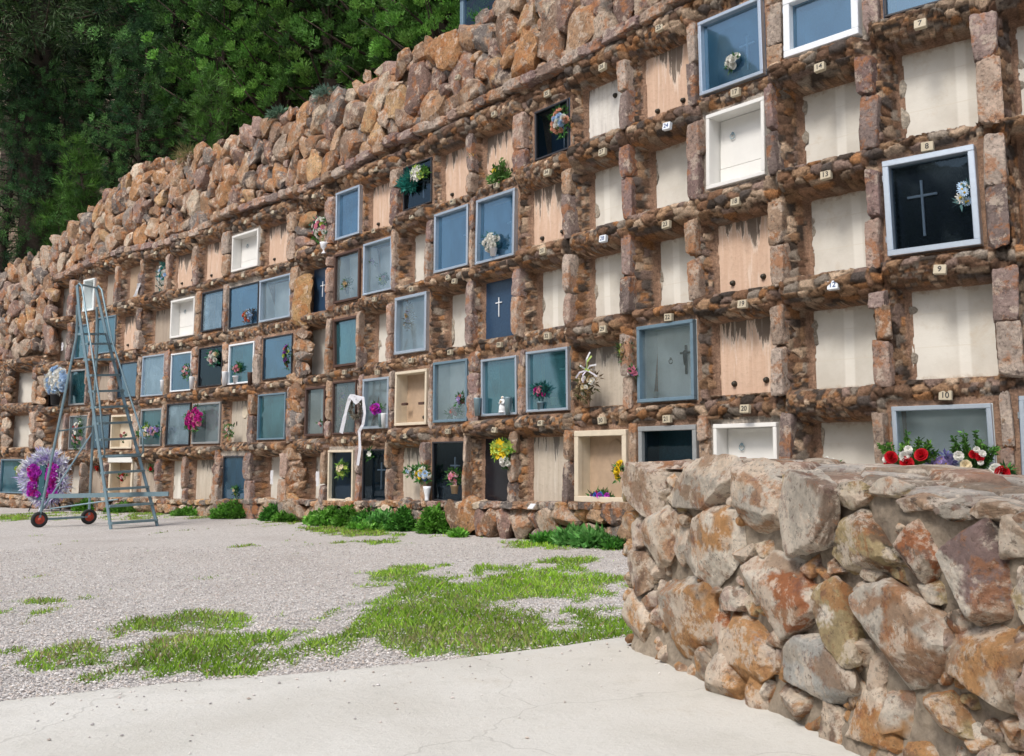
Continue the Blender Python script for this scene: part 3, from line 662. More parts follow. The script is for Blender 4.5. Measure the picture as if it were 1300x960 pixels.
def build_rubble():
    g = np.random.default_rng(21); mb = MB(); pts = []
    for rad, tries in ((.23, 260), (.18, 1600), (.14, 5000), (.10, 5000), (.06, 5000)):
        for _ in range(tries):
            u = g.uniform(U0, U1) if rad < .2 else g.uniform(hit(440, 200)[0], U1); lo, hi = beam_z(u) + .10, min(float(sky_z(u)), 5.85)
            if hi < lo: continue
            z = g.uniform(lo, hi); r = rad * g.uniform(.85, 1.15)
            if z - r * .75 < lo - .06 or z + r * .85 > hi + .05: continue
            if all((u - a) ** 2 + ((z - b)) ** 2 > ((r + c) * .76) ** 2 for a, b, c in pts[-4000:] if abs(a - u) < .5): pts.append((u, z, r))
    print('rubble stones', len(pts))
    for i, (u, z, r) in enumerate(pts):
        el = g.uniform(.78, 1.3); bigtop = r > .14
        wrock(mb, u, z, g.uniform(-.045, .015), r * 1.12 * el, r * 1.12 / el, min(.11, r * .55 + .03), g.uniform(0, 3.14), 1000 + i, planes=9, rough=.035, fit=True, face=.62, tilt=.16, col2=palette(g.random(), STONE) if g.random() < .4 else None)
    # a second, rear layer along the crest so that the top is a thickness of stones
    for i in range(170):
        u = U0 + (U1 - U0) * i / 170 + g.uniform(-.05, .05); z = min(float(sky_z(u)), 5.8) - g.uniform(.14, .28); r = g.uniform(.10, .19)
        wrock(mb, u, z, -.22 - g.uniform(0, .12), r * 1.2, r, r, g.uniform(0, 3), 5000 + i, sub=2)
    mb.build('rubble_crest', 'quarry_stone', wall, smooth=False)
build_rubble()
def build_base():
    g = np.random.default_rng(31); mb = MB(); u = U0; i = 0
    while u < U1:
        fz, s1 = float(foot_z(u)), float(z1_of(u)) - .045; Hh = s1 - fz
        w = g.uniform(.13, .27)
        if Hh > .30 and g.random() < .55:
            k = g.uniform(.4, .6); parts = [(fz + Hh * k / 2, Hh * k / 2), (fz + Hh * k + Hh * (1 - k) / 2, Hh * (1 - k) / 2)]
        else: parts = [(fz + Hh / 2, Hh / 2)]
        for zc, hz in parts:
            wrock(mb, u + w / 2, zc, g.uniform(-.02, .04), w * .66, hz * 1.2, .12, g.normal(0, .15), 8000 + i, planes=9, rough=.035, face=.7); i += 1
        u += w
    # thin ledge of small stones under the lowest sills
    u = U0
    while u < U1:
        w = g.uniform(.08, .2); wrock(mb, u + w / 2, float(z1_of(u)) - .035, .03, w * .62, .042, .09, g.normal(0, .06), 9000 + i, boxy=True); i += 1; u += w
    mb.build('plinth', 'quarry_stone', wall)
build_base()
def build_pilasters():
    g = np.random.default_rng(41)
    for col in range(0, 23):
        mb = MB(); i = 0; any_ = False; u_at = None
        for row in range(1, 6):
            n = BY.get((row, col)); m = BY.get((row, col + 1))
            if not n: continue
            nl = (m['ul'] - (.03 + m['slope'] if m['closed'] else .03)) if m else n['ur'] + .3
            gap = nl - n['ur']; off = .0 if n['closed'] else .035
            w = np.clip(gap - off, .05, .17) if gap < .5 else .16
            if gap - off < .035: continue
            up = BY.get((row + 1, col)); z0, z1 = n['zb'] - .03, (n['zt'] + .05); z = z0; uc = n['ur'] + off + w / 2
            if n['closed'] or (m and m['closed']): hh = .01
            else: hh = -.025
            while z < z1 - .05:
                L = g.uniform(.2, .42); L = min(L, z1 - z) if z1 - z - L > .12 else z1 - z
                wrock(mb, uc + g.normal(0, .006), z + L / 2, hh + g.uniform(-.01, .02), w / 2 * 1.26, L / 2 * 1.27, .085, g.normal(0, .03), 12000 + col * 100 + i, pal=SLAB, boxy=True, rough=.03); i += 1
                z += L + .006
            any_ = True; u_at = uc
        if any_: mb.build('pilaster', 'quarry_stone', wall, org=P3(np.array(u_at), 0, -.3))
build_pilasters()
def build_courses():
    """flat stones on the top beam and the rough stone piers between some columns"""
    g = np.random.default_rng(51); mb = MB(); i = 0; u = hit(76, 350)[0]
    while u < U1:
        w = g.uniform(.16, .36); z = float(beam_z(u + w / 2)) + .02
        wrock(mb, u + w / 2, z + g.uniform(-.015, .015), .045, w * .63, .068, .12, math.atan2(float(beam_z(u + w) - beam_z(u)), w) * .5, 15000 + i, pal=SLAB, boxy=True, rough=.03); i += 1; u += w
    mb.build('coping', 'quarry_stone', wall)
    mb = MB()
    for (x0, x1, y0, y1, colr) in ((376,397,346,404,(.42,.26,.12)),(374,396,410,482,None),(368,388,488,556,None),(362,386,574,640,None),(376,400,276,336,None),(44,62,470,514,None),(38,58,520,574,None),(30,40,584,640,None),(0,17,470,580,None),(270,281,580,636,None)):
        ua, zb = hit(x0, y1, .0); ub, zt = hit(x1, y0, .0); ub = max(ub, ua + .1)
        if colr: wrock(mb, (ua + ub) / 2, (zb + zt) / 2, .0, (ub - ua) * .66, (zt - zb) * .62, .12, .05, 16000, col=colr, rough=.05, planes=12); continue
        z = zb
        while z < zt:
            r = g.uniform(.06, .13); wrock(mb, (ua + ub) / 2 + g.normal(0, .02), z + r, .0, (ub - ua) * .56, r * 1.1, .07, g.normal(0, .3), 16100 + i, rough=.05, fit=True, face=.7); i += 1; z += r * 1.75
    mb.build('stone_pier', 'quarry_stone', wall)
build_courses()
# ================================================================== what closes each niche
class Fr:
    """local frame of one niche: u along the wall, h outwards, z up, with the slight lean each door has"""
    def __init__(s, n, lean=0):
        s.n = n; s.u0 = (n['ul'] + n['ur']) / 2; s.z0 = n['zb']; s.w = n['ur'] - n['ul']; s.h = n['zt'] - n['zb']
        t, nn, k = wall_axes(s.u0); s.t, s.nn = t, nn; s.o = P3(np.array(s.u0), 0, s.z0); s.lean = lean
    def __call__(s, v):      # v = (x, depth h, z) from the bottom centre
        v = np.asarray(v, float).reshape(-1, 3); x = v[:, 0] + s.lean * (v[:, 2] - s.h / 2)
        return s.o + x[:, None] * s.t + v[:, 1:2] * s.nn + v[:, 2:3] * np.array([0, 0, 1.])
GS = {  # type: frame, bar width, frame depth, pane, backing, lining
 'Galu': ('aluminium', .028, .05, 'glass_blue', 'slate', 'slate'), 'Gpalealu': ('aluminium', .026, .05, 'glass_clear', 'pale_slab', 'white_marble'),
 'Gblack': ('dark_frame', .018, .02, 'glass_dark', 'black_granite', 'black_granite'), 'Gslate': ('dark_frame', .02, .02, 'glass_dark', 'slate', 'slate'),
 'Gblue': ('dark_frame', .018, .02, 'glass_blue', 'navy_slab', 'navy_slab'), 'Gbluew': ('white_metal', .022, .02, 'glass_blue', 'navy_slab', 'navy_slab'),
 'Gbluek': ('dark_frame', .022, .03, 'glass_milky', 'slate', 'slate'), 'Gcurt': ('grey_frame', .03, .03, 'glass_clear', 'curtain', 'slate'),
 'Gteal': ('steel_blue', .024, .03, 'glass_teal', 'teal_slab', 'teal_slab'), 'Ggreen': ('grey_frame', .03, .03, 'glass_teal', 'teal_slab', 'teal_slab'),
 'Ggreenw': ('white_metal', .025, .03, 'glass_teal', 'navy_slab', 'teal_slab'), 'Gsteel': ('aluminium', .024, .04, 'glass_teal', 'teal_slab', 'slate'),
 'Gtealw': ('aluminium', .024, .04, 'glass_teal', 'navy_slab', 'teal_slab'), 'Gtealpale': ('steel_blue', .028, .03, 'glass_clear', 'pale_slab', 'pale_slab'),
 'Gcruc': ('steel_blue', .03, .05, 'glass_clear', 'pale_slab', 'pale_slab'), 'Gbig': ('aluminium', .04, .06, 'glass_dark', 'black_granite', 'black_granite'),
 'Gpale': ('aluminium', .03, .04, 'glass_clear', 'pale_slab', 'pale_slab'), 'Gpots': ('grey_frame', .02, .02, 'glass_clear', 'pale_slab', 'slate'),
 'Gcurtain': ('aluminium', .024, .03, 'glass_milky', 'curtain', 'curtain'), 'Gbrown': ('brown_frame', .03, .04, 'glass_teal', 'cream_stone', 'slate'),
 'Gbrownpale': ('brown_frame', .028, .04, 'glass_clear', 'pale_slab', 'cream_stone'), 'Gdried': ('brown_frame', .022, .03, 'glass_clear', 'slate', 'plaster'),
 'Gdriedalu': ('aluminium', .035, .05, 'glass_clear', 'curtain', 'pale_slab'), 'Gdkwhite': ('dark_frame', .02, .02, 'glass_blue', 'slate', 'slate'),
 'Gdkcream': ('cream_stone', .03, .05, 'glass_dark', 'slate', 'slate'), 'Gdark': ('grey_frame', .04, .04, 'glass_dark', 'teal_slab', 'slate'),
 'Gpalek': ('dark_frame', .022, .03, 'glass_milky', 'slate', 'slate'), 'Gwhite': ('white_metal', .05, .06, 'glass_blue', 'slate', 'slate')}
def frame_bars(mb, fr, w, h, b, h0, h1, bev=.004):
    mb.box((-w / 2, h0, 0), (w / 2, h1, b), fr, bev=bev); mb.box((-w / 2, h0, h - b), (w / 2, h1, h), fr, bev=bev)
    mb.box((-w / 2, h0, b - .001), (-w / 2 + b, h1 - .002, h - b + .001), fr, bev=bev); mb.box((w / 2 - b, h0, b - .001), (w / 2, h1 - .002, h - b + .001), fr, bev=bev); return mb
def cross(fr, x, z0, hh, dep, mat, parent, name='cross', t=.012):
    mb = MB(); mb.box((x - t / 2, dep, z0), (x + t / 2, dep + t, z0 + hh), fr, bev=.002); mb.box((x - hh * .25, dep + .001, z0 + hh * .70), (x + hh * .25, dep + t + .001, z0 + hh * .70 + t), fr, bev=.002)
    return mb.build(name, mat, parent)
def lining(fr, w, h, b, d, mat, parent, name='lining'):
    mb = MB(); i = b * .6
    mb.box((-w / 2 + i - .02, -d, i - .02), (-w / 2 + i, -.001, h - i + .02), fr); mb.box((w / 2 - i, -d, i - .02), (w / 2 - i + .02, -.001, h - i + .02), fr)
    mb.box((-w / 2 + i, -d, i - .02), (w / 2 - i, -.002, i), fr); mb.box((-w / 2 + i, -d, h - i), (w / 2 - i, -.002, h - i + .02), fr)
    return mb.build(name, mat, parent)
def ring_handle(fr, x, z, dep, r, mat, parent):
    mb = MB(); pts = [fr([[x + r * math.cos(a), dep + .006, z + r * math.sin(a)]])[0] for a in np.linspace(0, 6.283, 13)]; mb.tube(pts, .0035, 6)
    mb.lathe([(0, 0), (.012, 0), (.012, .008), (0, .01)], 8); v = mb.v.pop(); v = np.array(v); mb.v.append(fr(np.stack([v[:, 0] + x, v[:, 2] + dep, v[:, 1] + z + r], -1)))
    return mb.build('ring_handle', mat, parent)
def panel_mesh(fr, w, h, dep, name, mat, seed, wav=.004):
    g = np.random.default_rng(seed); nx, nz = 14, 16; xs = np.linspace(-w / 2 - .012, w / 2 + .03, nx); zs = np.linspace(-.012, h + .015, nz)
    X, Z = np.meshgrid(xs, zs); D = dep + wav * (fbm(X * 6 + seed, Z * 6, 3, seed) - .45) * 2
    ii = np.arange(nx * nz).reshape(nz, nx); f = np.stack([ii[:-1, :-1], ii[:-1, 1:], ii[1:, 1:], ii[1:, :-1]], -1).reshape(-1, 4)
    uv = np.stack([(X - xs[0]) / (xs[-1] - xs[0]), (Z - zs[0]) / (zs[-1] - zs[0])], -1).reshape(-1, 2)
    V = fr(np.stack([X.ravel(), D.ravel(), Z.ravel()], -1)); B = fr(np.stack([X.ravel(), D.ravel() - .02, Z.ravel()], -1))
    mb = MB(); mb.add(V, f); mb.add(B, f[:, ::-1]); o = mb.build(name, mat, wall, org=fr([[0, dep, 0]])[0], smooth=True, uv=np.vstack([uv, uv])); return o
def empty_part(): pass
PART_LABEL = {'C': None}
def build_niche(n, idx):
    g = np.random.default_rng(700 + idx); T = n['typ']; fr = Fr(n, g.normal(0, .012)); w, h = fr.w, fr.h; n['fr'] = fr
    if T == 'C':
        panel_mesh(fr, w, h, -n['R'] + .004, 'sealed_panel', 'cream_render', idx); 
        # rough smear of mortar at the panel's left edge
        for q in range(2):
            zc = h * g.uniform(.2, .9); rock(MBX, fr([[-w / 2 + .0, -n['R'] + .004, zc]])[0], fr.t * .035 * g.uniform(.6, 1.4), fr.nn * .008, np.array([0, 0, 1.]) * .07 * g.uniform(.5, 1.4), 300 + idx * 3 + q, sub=2, col=(.52, .46, .38))
    elif T[0] == 'W':
        mat = {'W': 'sandstone_slab', 'W2': 'old_slab', 'W3': 'grey_slab', 'W4': 'grey_slab', 'Wwhite': 'white_slab'}[T]
        o = panel_mesh(fr, w, h, -n['R'] + .006, 'weathered_slab', mat, idx, .006)
        if T == 'W' or T == 'Wwhite':
            for x, z in (((-.28 * w, .15 * h), (.22 * w, .17 * h)) if T == 'W' else ((.1 * w, .72 * h),)):
                mb = MB().lathe([(0, 0), (.022, 0), (.024, .006), (.017, .014), (.018, .024), (.010, .030), (0, .031)], 12); v = mb.v.pop(); mb.v.append(fr(np.stack([v[:, 0] + x, v[:, 2] - n['R'] + .004, v[:, 1] + z], -1)))
                mb.build('knob', 'bronze', o, smooth=True)
        if T == 'W4':   # carved medallion and two slots
            mb = MB().lathe([(0, .012), (.03, .014), (.05, .006), (.06, .014), (.07, .010), (.075, 0)], 20); v = mb.v.pop(); mb.v.append(fr(np.stack([v[:, 0], v[:, 2] - n['R'] + .004, v[:, 1] * 1.25 + .72 * h], -1)))
            mb.build('medallion', 'cream_stone', o, smooth=True)
            mb = MB(); [mb.box((x - .008, -n['R'], .40 * h), (x + .008, -n['R'] + .014, .50 * h), fr) for x in (-.3 * w, .25 * w)]; mb.build('slot', 'bronze', o)
    elif T == 'Dopen':
        mb = MB(); mb.box((-w / 2 - .02, -n['R'] - .02, -.02), (w / 2 + .03, -n['R'] + .004, h + .02), fr); mb.build('niche_back', 'tan_slab', wall, org=fr([[0, -n['R'], 0]])[0])
    elif T[0] == 'D':
        mt = {'Dblack': 'black_granite', 'Dblue': 'navy_slab'}[T]
        mb = MB(); mb.box((-w / 2 - .012, -n['R'] - .02, -.012), (w / 2 + .03, -n['R'] + .014, h + .015), fr, bev=.004); o = mb.build('granite_slab', mt, wall, org=fr([[0, -n['R'], 0]])[0])
        if T == 'Dblue' and w > .3: cross(fr, -.12 * w, .36 * h, .34 * h, -n['R'] + .015, 'white_metal', o, t=.011)
    elif T[0] == 'G':
        fm, b, d, pane, back, lin = GS[T]
        if T in ('Gbig', 'Gpale', 'Gdark', 'Gcruc') : b *= 1.0
        o = frame_bars(MB(), fr, w, h, b, -.03, d).build('grave_window', fm, wall, org=fr([[0, 0, 0]])[0])
        if fm == 'aluminium' or T == 'Gwhite':   # inner bead and hinges of the metal door
            mb = MB(); frame_bars(mb, lambda v: fr(v), w - b * 1.2, h - b * 1.2, .008, 0, .01); 
            for vv in mb.v: vv += np.array([0, 0, b * .6]) + fr.nn * (d * .35)
            mb.build('bead', 'aluminium', o)
            mb = MB(); [mb.tube([fr([[-w / 2 - .004, d * .7, z - .02]])[0], fr([[-w / 2 - .004, d * .7, z + .02]])[0]], .006, 8) for z in (.18 * h, .82 * h)]; mb.build('hinge', 'chrome', o)
        q_ = b * .7; MB().add(fr([[-w / 2 + q_, 0, q_], [w / 2 - q_, 0, q_], [w / 2 - q_, 0, h - q_], [-w / 2 + q_, 0, h - q_]]), [[0, 1, 2, 3]]).build('pane', pane, o)
        dp = -.19 if T not in ('Gbig', 'Gblack', 'Gdkcream') else -.07
        lining(fr, w, h, b, -dp, lin, o); mb = MB(); mb.box((-w / 2 + b * .3, dp - .02, .0), (w / 2 - b * .3, dp, h), fr); mb.build('back_slab', back, o)
        if T in ('Gcurtain', 'Gcurt', 'Gbrown'):   # hung curtain in folds
            xs = np.linspace(-w / 2 + b, w / 2 - b, 60); zz = (b, h - b); V = []
            for z in zz:
                for x in xs: V.append((x * (.98 if z < .1 else 1), -.05 + .012 * math.sin(x * 150 + z * 2), z))
            k = len(xs); f = [[i, i + 1, k + i + 1, k + i] for i in range(k - 1)]
            if T != 'Gcurt': MB().add(fr(V), f).build('curtain', 'curtain' if T == 'Gcurtain' else 'cream_stone', o, smooth=True)
        cr = {'Galu': ('white_metal', .02, .30, .46), 'Gbig': ('white_metal', -.13, .20, .58), 'Gblack': ('white_metal', .05, .22, .52), 'Gtealw': ('white_metal', .06, .30, .56), 'Gslate': ('white_metal', -.05, .25, .5), 'Gblue': ('steel_blue', -.1, .3, .4), 'Gbluew': ('steel_blue', -.1, .5, .3)}.get(T)
        if cr and n['row'] != 3 or T == 'Gbig': cross(fr, cr[1] * w, cr[2] * h, cr[3] * h, dp + .002, cr[0], o, t=.016)
        if T == 'Gcruc':
            cross(fr, .06 * w, .36 * h, .38 * h, dp + .002, 'bronze', o, 'crucifix', .016); rock(MBX2, fr([[.06 * w, dp + .03, .58 * h]])[0], fr.t * .02, fr.nn * .015, np.array([0, 0, 1.]) * .09, 77, sub=2, col=(.04, .035, .03)); ring_handle(fr, -.22 * w, .55 * h, dp, .02, 'bronze', o)
        if T in ('Gpale',): ring_handle(fr, -.2 * w, .45 * h, dp, .028, 'galvanised', o)
    elif T[0] == 'M':
        wm = {'Mwhite': 'white_marble', 'Mcream': 'cream_stone', 'Mgrey': 'pale_slab', 'Mtan': 'cream_stone'}[T]; bm = {'Mwhite': 'white_marble', 'Mcream': 'cream_stone' if n['row'] == 2 else 'tan_slab', 'Mgrey': 'pale_slab', 'Mtan': 'tan_slab'}[T]
        b = .032 if n['col'] != 17 else .05; o = frame_bars(MB(), fr, w, h, b, -.02, .035).build('marble_frame', wm, wall, org=fr([[0, 0, 0]])[0])
        lining(fr, w, h, b * 1.5, .12, wm, o); mb = MB(); mb.box((-w / 2 + b * .5, -.14, 0), (w / 2 - b * .5, -.12, h), fr)
        if T == 'Mwhite': mb.box((-w / 2 + b * 1.1, -.12, b), (w / 2 - b * 1.1, -.105, h * .30), fr, bev=.002); mb.box((-w / 2 + b * 1.1, -.12, h * .305), (w / 2 - b * 1.1, -.107, h - b), fr, bev=.002)
        mb.build('back_slab', bm, o)
        if T == 'Mwhite': ring_handle(fr, -.2 * w, .70 * h, -.10, .022, 'galvanised', o)
        if T == 'Mtan':
            for x, z in ((-.3 * w, .38 * h), (.38 * w, .36 * h)): mb = MB(); mb.box((x - .05, .02 if abs(x) > .3 * w else -.05, z), (x + .035, .05 if abs(x) > .3 * w else -.01, z + .028), fr, bev=.004); mb.build('bracket', 'brown_frame', o)
            for x, z in ((.1 * w, .15 * h), (.33 * w, .17 * h), (.2 * w, .72 * h)):
                mb = MB().lathe([(0, 0), (.018, 0), (.02, .008), (.012, .018), (0, .02)], 10); v = mb.v.pop(); mb.v.append(fr(np.stack([v[:, 0] + x, v[:, 2] - .12, v[:, 1] + z], -1))); mb.build('knob', 'bronze', o)
        if n['row'] == 1 and n['col'] == 17:
            mb = MB().lathe([(0, .008), (.05, .010), (.07, .004), (.085, .010), (.09, 0)], 24); v = mb.v.pop(); mb.v.append(fr(np.stack([v[:, 0] + .05, v[:, 2] - .12, v[:, 1] * 1.4 + .68 * h], -1))); mb.build('medallion', 'tan_slab', o, smooth=True)
    elif T == 'Aarch':
        o = frame_bars(MB(), fr, w, h, .05, -.03, .03).build('carved_surround', 'cream_stone', wall, org=fr([[0, 0, 0]])[0])
        mb = MB(); mb.box((-w / 2 - .01, .031, h - .055), (w / 2 + .01, .05, h + .03), fr, bev=.006); mb.build('lintel', 'white_marble', o)
        lining(fr, w, h, .05, .15, 'cream_stone', o); mb = MB(); mb.box((-w / 2, -.17, 0), (w / 2, -.15, h), fr); mb.build('back_slab', 'tan_slab', o)
MBX = MB(); MBX2 = MB()
for i, n in enumerate(NI): build_niche(n, i)
MBX.build('mortar_smear', 'masonry', wall, smooth=True); MBX2.build('corpus', 'plain_attr', wall, smooth=True)

# number plates with their numbers
def text_mesh(txt, size):
    cu = bpy.data.curves.new('t', 'FONT'); cu.body = txt; cu.size = size; cu.align_x = 'CENTER'; cu.align_y = 'CENTER'; cu.extrude = .0006; cu.offset = size * .012
    o = bpy.data.objects.new('t', cu); C.objects.link(o); dg = bpy.context.evaluated_depsgraph_get(); me = bpy.data.meshes.new_from_object(o.evaluated_get(dg))
    v = np.array([x.co[:] for x in me.vertices]); fs = []
    for p in me.polygons:
        ix = list(p.vertices)
        for k in range(1, len(ix) - 1): fs.append([ix[0], ix[k], ix[k + 1]])
    C.objects.unlink(o); bpy.data.objects.remove(o); bpy.data.curves.remove(cu); bpy.data.meshes.remove(me); return v, np.array(fs)
PLPX = {(4,22):(1168,30),(3,22):(1177,186),(2,22):(1193,342),(1,22):(1200,502),(4,21):(1040,85),(3,21):(1048,222),(2,21):(1057,362),(1,21):(1062,512),(3,20):(933,256),(2,20):(942,386),(1,20):(945,519),
 (1,19):(846,532),(2,19):(848,403),(3,19):(845,285),(4,19):(846,160),(5,18):(764,85),(4,18):(764,193),(3,18):(765,303),(2,18):(765,418),(1,18):(763,534),(4,17):(694,219),(5,17):(694,119),(1,17):(696,538),
 (5,15):(580,98),(1,15):(627,546),(4,13):(474,293),(5,12):(409,250),(4,12):(406,328),(5,9):(311,282),(5,14):(486,214),(3,14):(522,367),(2,13):(478,473),(1,12):(474,556),(1,11):(435,560),(3,16):(576,357)}
WHITE = {(2,21),(4,19),(3,18)}
def build_plate(n, num, big):
    r, c = n['row'], n['col']; fr = n['fr']; cc = c
    g = np.random.default_rng(r * 50 + c); t, nn, k = wall_axes(fr.u0)
    hh = .118 if n['closed'] else .06
    if c + 1 and (r, c + 0) in PLPX: pass
    px = PLPX.get((r, c))
    if px: u, z = hit(px[0], px[1], hh)
    else: u, z = fr.u0 + .04, n['zt'] + min(n.get('bh', .2), .22) * .55
    wid, hei = (.038, .030) if c >= 17 else (.031, .025); rot = g.normal(0, .06); t, nn, k = wall_axes(u); o = P3(np.array(u), hh, z)
    tilt = -.12 if n['closed'] else 0; kk = k * math.cos(tilt) + nn * math.sin(tilt); n2 = nn * math.cos(tilt) - k * math.sin(tilt)
    cr, sr = math.cos(rot), math.sin(rot); ax, az = t * cr + kk * sr, -t * sr + kk * cr
    f = lambda v: o + np.asarray(v)[:, :1] * ax + np.asarray(v)[:, 1:2] * n2 + np.asarray(v)[:, 2:3] * az
    mb = MB(); mb.box((-wid, -.03, -hei), (wid, .006, hei), f, bev=.003); white = (r, c) in WHITE
    p = mb.build('number_plate', 'plate_white' if white else 'plate_cream', wall, org=o)
    if big:
        v, fc = text_mesh(str(num), .050 if c >= 17 else .042); MB().add(f(np.stack([v[:, 0], v[:, 2] + .0070, v[:, 1]], -1)), fc).build('number', 'blue_ink' if white else 'ink', p, org=o)
for n in NI:
    r, c = n['row'], n['col']
    if c > 22 or (c < 2): continue
    q = 22 - c; num = q * 5 + (6 - r if q % 2 == 0 else r) + 5; build_plate(n, num, c >= 12)
# ================================================================== low stone wall in the foreground
PA = np.array([.446, 3.75]); PT = np.array([.2785, -.9604]); PN = np.array([-.9604, -.2785])
def phit(px, py, h=0.):
    a, r = ray(px, py); A = PA + PN * h; k = -PT[0] / PT[1]; Y = (A[0] + k * A[1]) / (a + k)
    return float((A[1] - Y) / -PT[1]), float(r * Y)
def pp(s, h, z):
    s = np.asarray(s, float); return np.stack([PA[0] + PT[0] * s + PN[0] * h, PA[1] + PT[1] * s + PN[1] * h, z + 0 * s], -1)
_tp = np.array([phit(x, y) for x, y in ((793,589),(870,591),(940,594),(1000,600),(1100,615),(1200,631),(1300,647))])
def ptop(s): return np.interp(s, _tp[:, 0], _tp[:, 1])
PW = .50; SMAX = 5.0
org = pp(1.5, -.25, 0); par = empty('parapet_wall', (org[0], org[1], float(gz(org[0], 0))), 'low foreground wall of large pale and rust coloured rocks set in mortar', 'wall')
def build_parapet():
    g = np.random.default_rng(61)
    ss = np.concatenate([np.arange(0, 2.3, .008), np.arange(2.3, SMAX, .04)]); zs = np.linspace(-1, 0, 110); S, Zn = np.meshgrid(ss, zs)
    foot = gz(pp(ss, 0, 0)[:, 0], 0) - .05; Zr = foot + (ptop(ss) - .025 - foot) * (Zn + 1)
    H = -.014 + .035 * (fbm(S * 7, Zr * 7, 4, 3) - .45) + .02 * (fbm(S * 30, Zr * 30, 3, 5) - .45) + .05 * np.clip((.12 - (Zr - foot - .05)) / .12, 0, 1) * fbm(S * 5, S * 0, 3, 9) * 1.2
    H = H - .04 * np.clip(1 - S / .05, 0, 1)
    P = pp(S.ravel(), H.ravel(), Zr.ravel()); ny, nx = S.shape; ii = np.arange(nx * ny).reshape(ny, nx)
    f = np.stack([ii[:-1, :-1], ii[:-1, 1:], ii[1:, 1:], ii[1:, :-1]], -1).reshape(-1, 4)
    m = fbm(S * 3, Zr * 3, 4, 12).ravel()[:, None]; col = np.array((.25, .20, .15)) * (1 - m) + np.array((.44, .37, .29)) * m
    mb = MB().add(P, f, col)
    # top bed, back face and end face
    hs = np.linspace(0, -PW, 64); S2, H2 = np.meshgrid(ss, hs); H2f = H2 + H[-1][None] * (1 + H2 / PW)
    ws = S2 + .05 * (fbm(S2 * 5, H2 * 5, 3, 21) - .45); wh = H2 + .05 * (fbm(S2 * 5 + 5, H2 * 5, 3, 22) - .45); v1, v2, vk = voronoi(ws / .19, wh / .13, 24); dm = np.clip((v2 - v1) * 7, 0, 1)
    Z2 = ptop(S2) - .014 + .018 * (-H2 / PW) + (.016 * dm + .022 * (vk - .6) * dm + .012 * (fbm(S2 * 10, H2 * 10, 4, 14) - .45)) * np.clip(-H2 / .02, 0, 1)
    tp = np.array([(.50,.38,.29),(.58,.49,.40),(.44,.30,.22),(.64,.58,.51),(.37,.29,.22),(.50,.40,.30),(.48,.30,.22)]); tcol = palette(vk, tp) * dm[..., None] + np.array((.22, .17, .13)) * (1 - dm[..., None])
    P2 = pp(S2.ravel(), H2f.ravel(), Z2.ravel()); i2 = np.arange(len(ss) * 64).reshape(64, len(ss))
    f2 = np.stack([i2[:-1, :-1], i2[:-1, 1:], i2[1:, 1:], i2[1:, :-1]], -1).reshape(-1, 4); mt = MB().add(P2, f2, tcol.reshape(-1, 3)); mt.build('top_stones', 'parapet_stone', par, smooth=True)
    zb = np.linspace(0, 1, 12); S3, Z3 = np.meshgrid(ss, zb); t3 = ptop(S3) + .0; b3 = -.8; P3_ = pp(S3.ravel(), np.full(S3.size, -PW), (t3 + (b3 - t3) * Z3).ravel())
    i3 = np.arange(len(ss) * 12).reshape(12, len(ss)); f3 = np.stack([i3[:-1, :-1], i3[:-1, 1:], i3[1:, 1:], i3[1:, :-1]], -1).reshape(-1, 4); mb.add(P3_, f3, (.28, .24, .19))
    e = np.array([pp(0., h, z) for h in np.linspace(-.07, -PW, 8) for z in (-.8, -.03)]).reshape(-1, 3); mb.add(e, [[2 * k, 2 * k + 1, 2 * k + 3, 2 * k + 2] for k in range(7)], (.28, .24, .19))
    mb.build('mortar_core', 'parapet_mortar', par, smooth=True)
    cream, grey, white, orange, rust, brown, dark, pink, pale, ochre, purple = (.76,.62,.48), (.62,.55,.46), (.80,.72,.61), (.62,.34,.15), (.46,.18,.08), (.50,.34,.23), (.11,.09,.06), (.64,.49,.41), (.64,.62,.57), (.54,.42,.23), (.34,.24,.22)
    L = [(812,621,22,33,0,brown,pink),(833,628,9,11,0,cream,orange),(884,615,46,35,.1,grey,cream),(955,631,34,47,0,white,cream),(1021,652,35,55,.05,white,grey),
         (832,680,19,41,0,pale,cream),(858,690,7,31,0,grey,pink),(902,694,36,48,.35,white,orange),(803,678,11,22,0,pink,brown),(806,727,14,28,0,pink,brown),(861,778,42,58,0,orange,grey),
         (803,784,15,33,.1,cream,orange),(817,762,8,14,0,pink,brown),(919,762,18,17,0,white,pink),(907,808,11,36,-.1,rust,cream),(942,827,33,42,0,pink,orange),(977,808,13,17,0,cream,brown),
         (985,756,44,58,.25,rust,white),(1029,852,50,44,.1,pale,grey),(1053,783,33,50,-.2,white,ochre),(1087,752,16,18,0,cream,grey),(1048,721,12,12,0,orange,cream),(1088,692,40,47,0,dark,ochre),
         (1070,629,24,20,.2,ochre,dark),(1108,622,20,14,.2,ochre,grey),(1154,698,25,48,-.1,rust,cream),(1217,724,49,66,0,white,purple),(1273,682,22,29,0,cream,brown),(1134,805,60,66,.1,white,brown),
         (1243,844,54,54,-.1,cream,orange),(1312,775,34,56,0,white,ochre),(1200,789,14,15,0,cream,brown),(1150,640,30,14,0,ochre,brown),(1190,646,22,16,0,grey,dark),(1240,648,34,14,.0,grey,cream),
         (1292,662,26,16,0,grey,brown),(1000,738,10,14,0,cream,rust),(1046,820,10,14,0,brown,grey),(1165,752,14,14,0,grey,ochre),(1092,730,12,12,0,ochre,brown)]
    mb = MB()
    sc = []
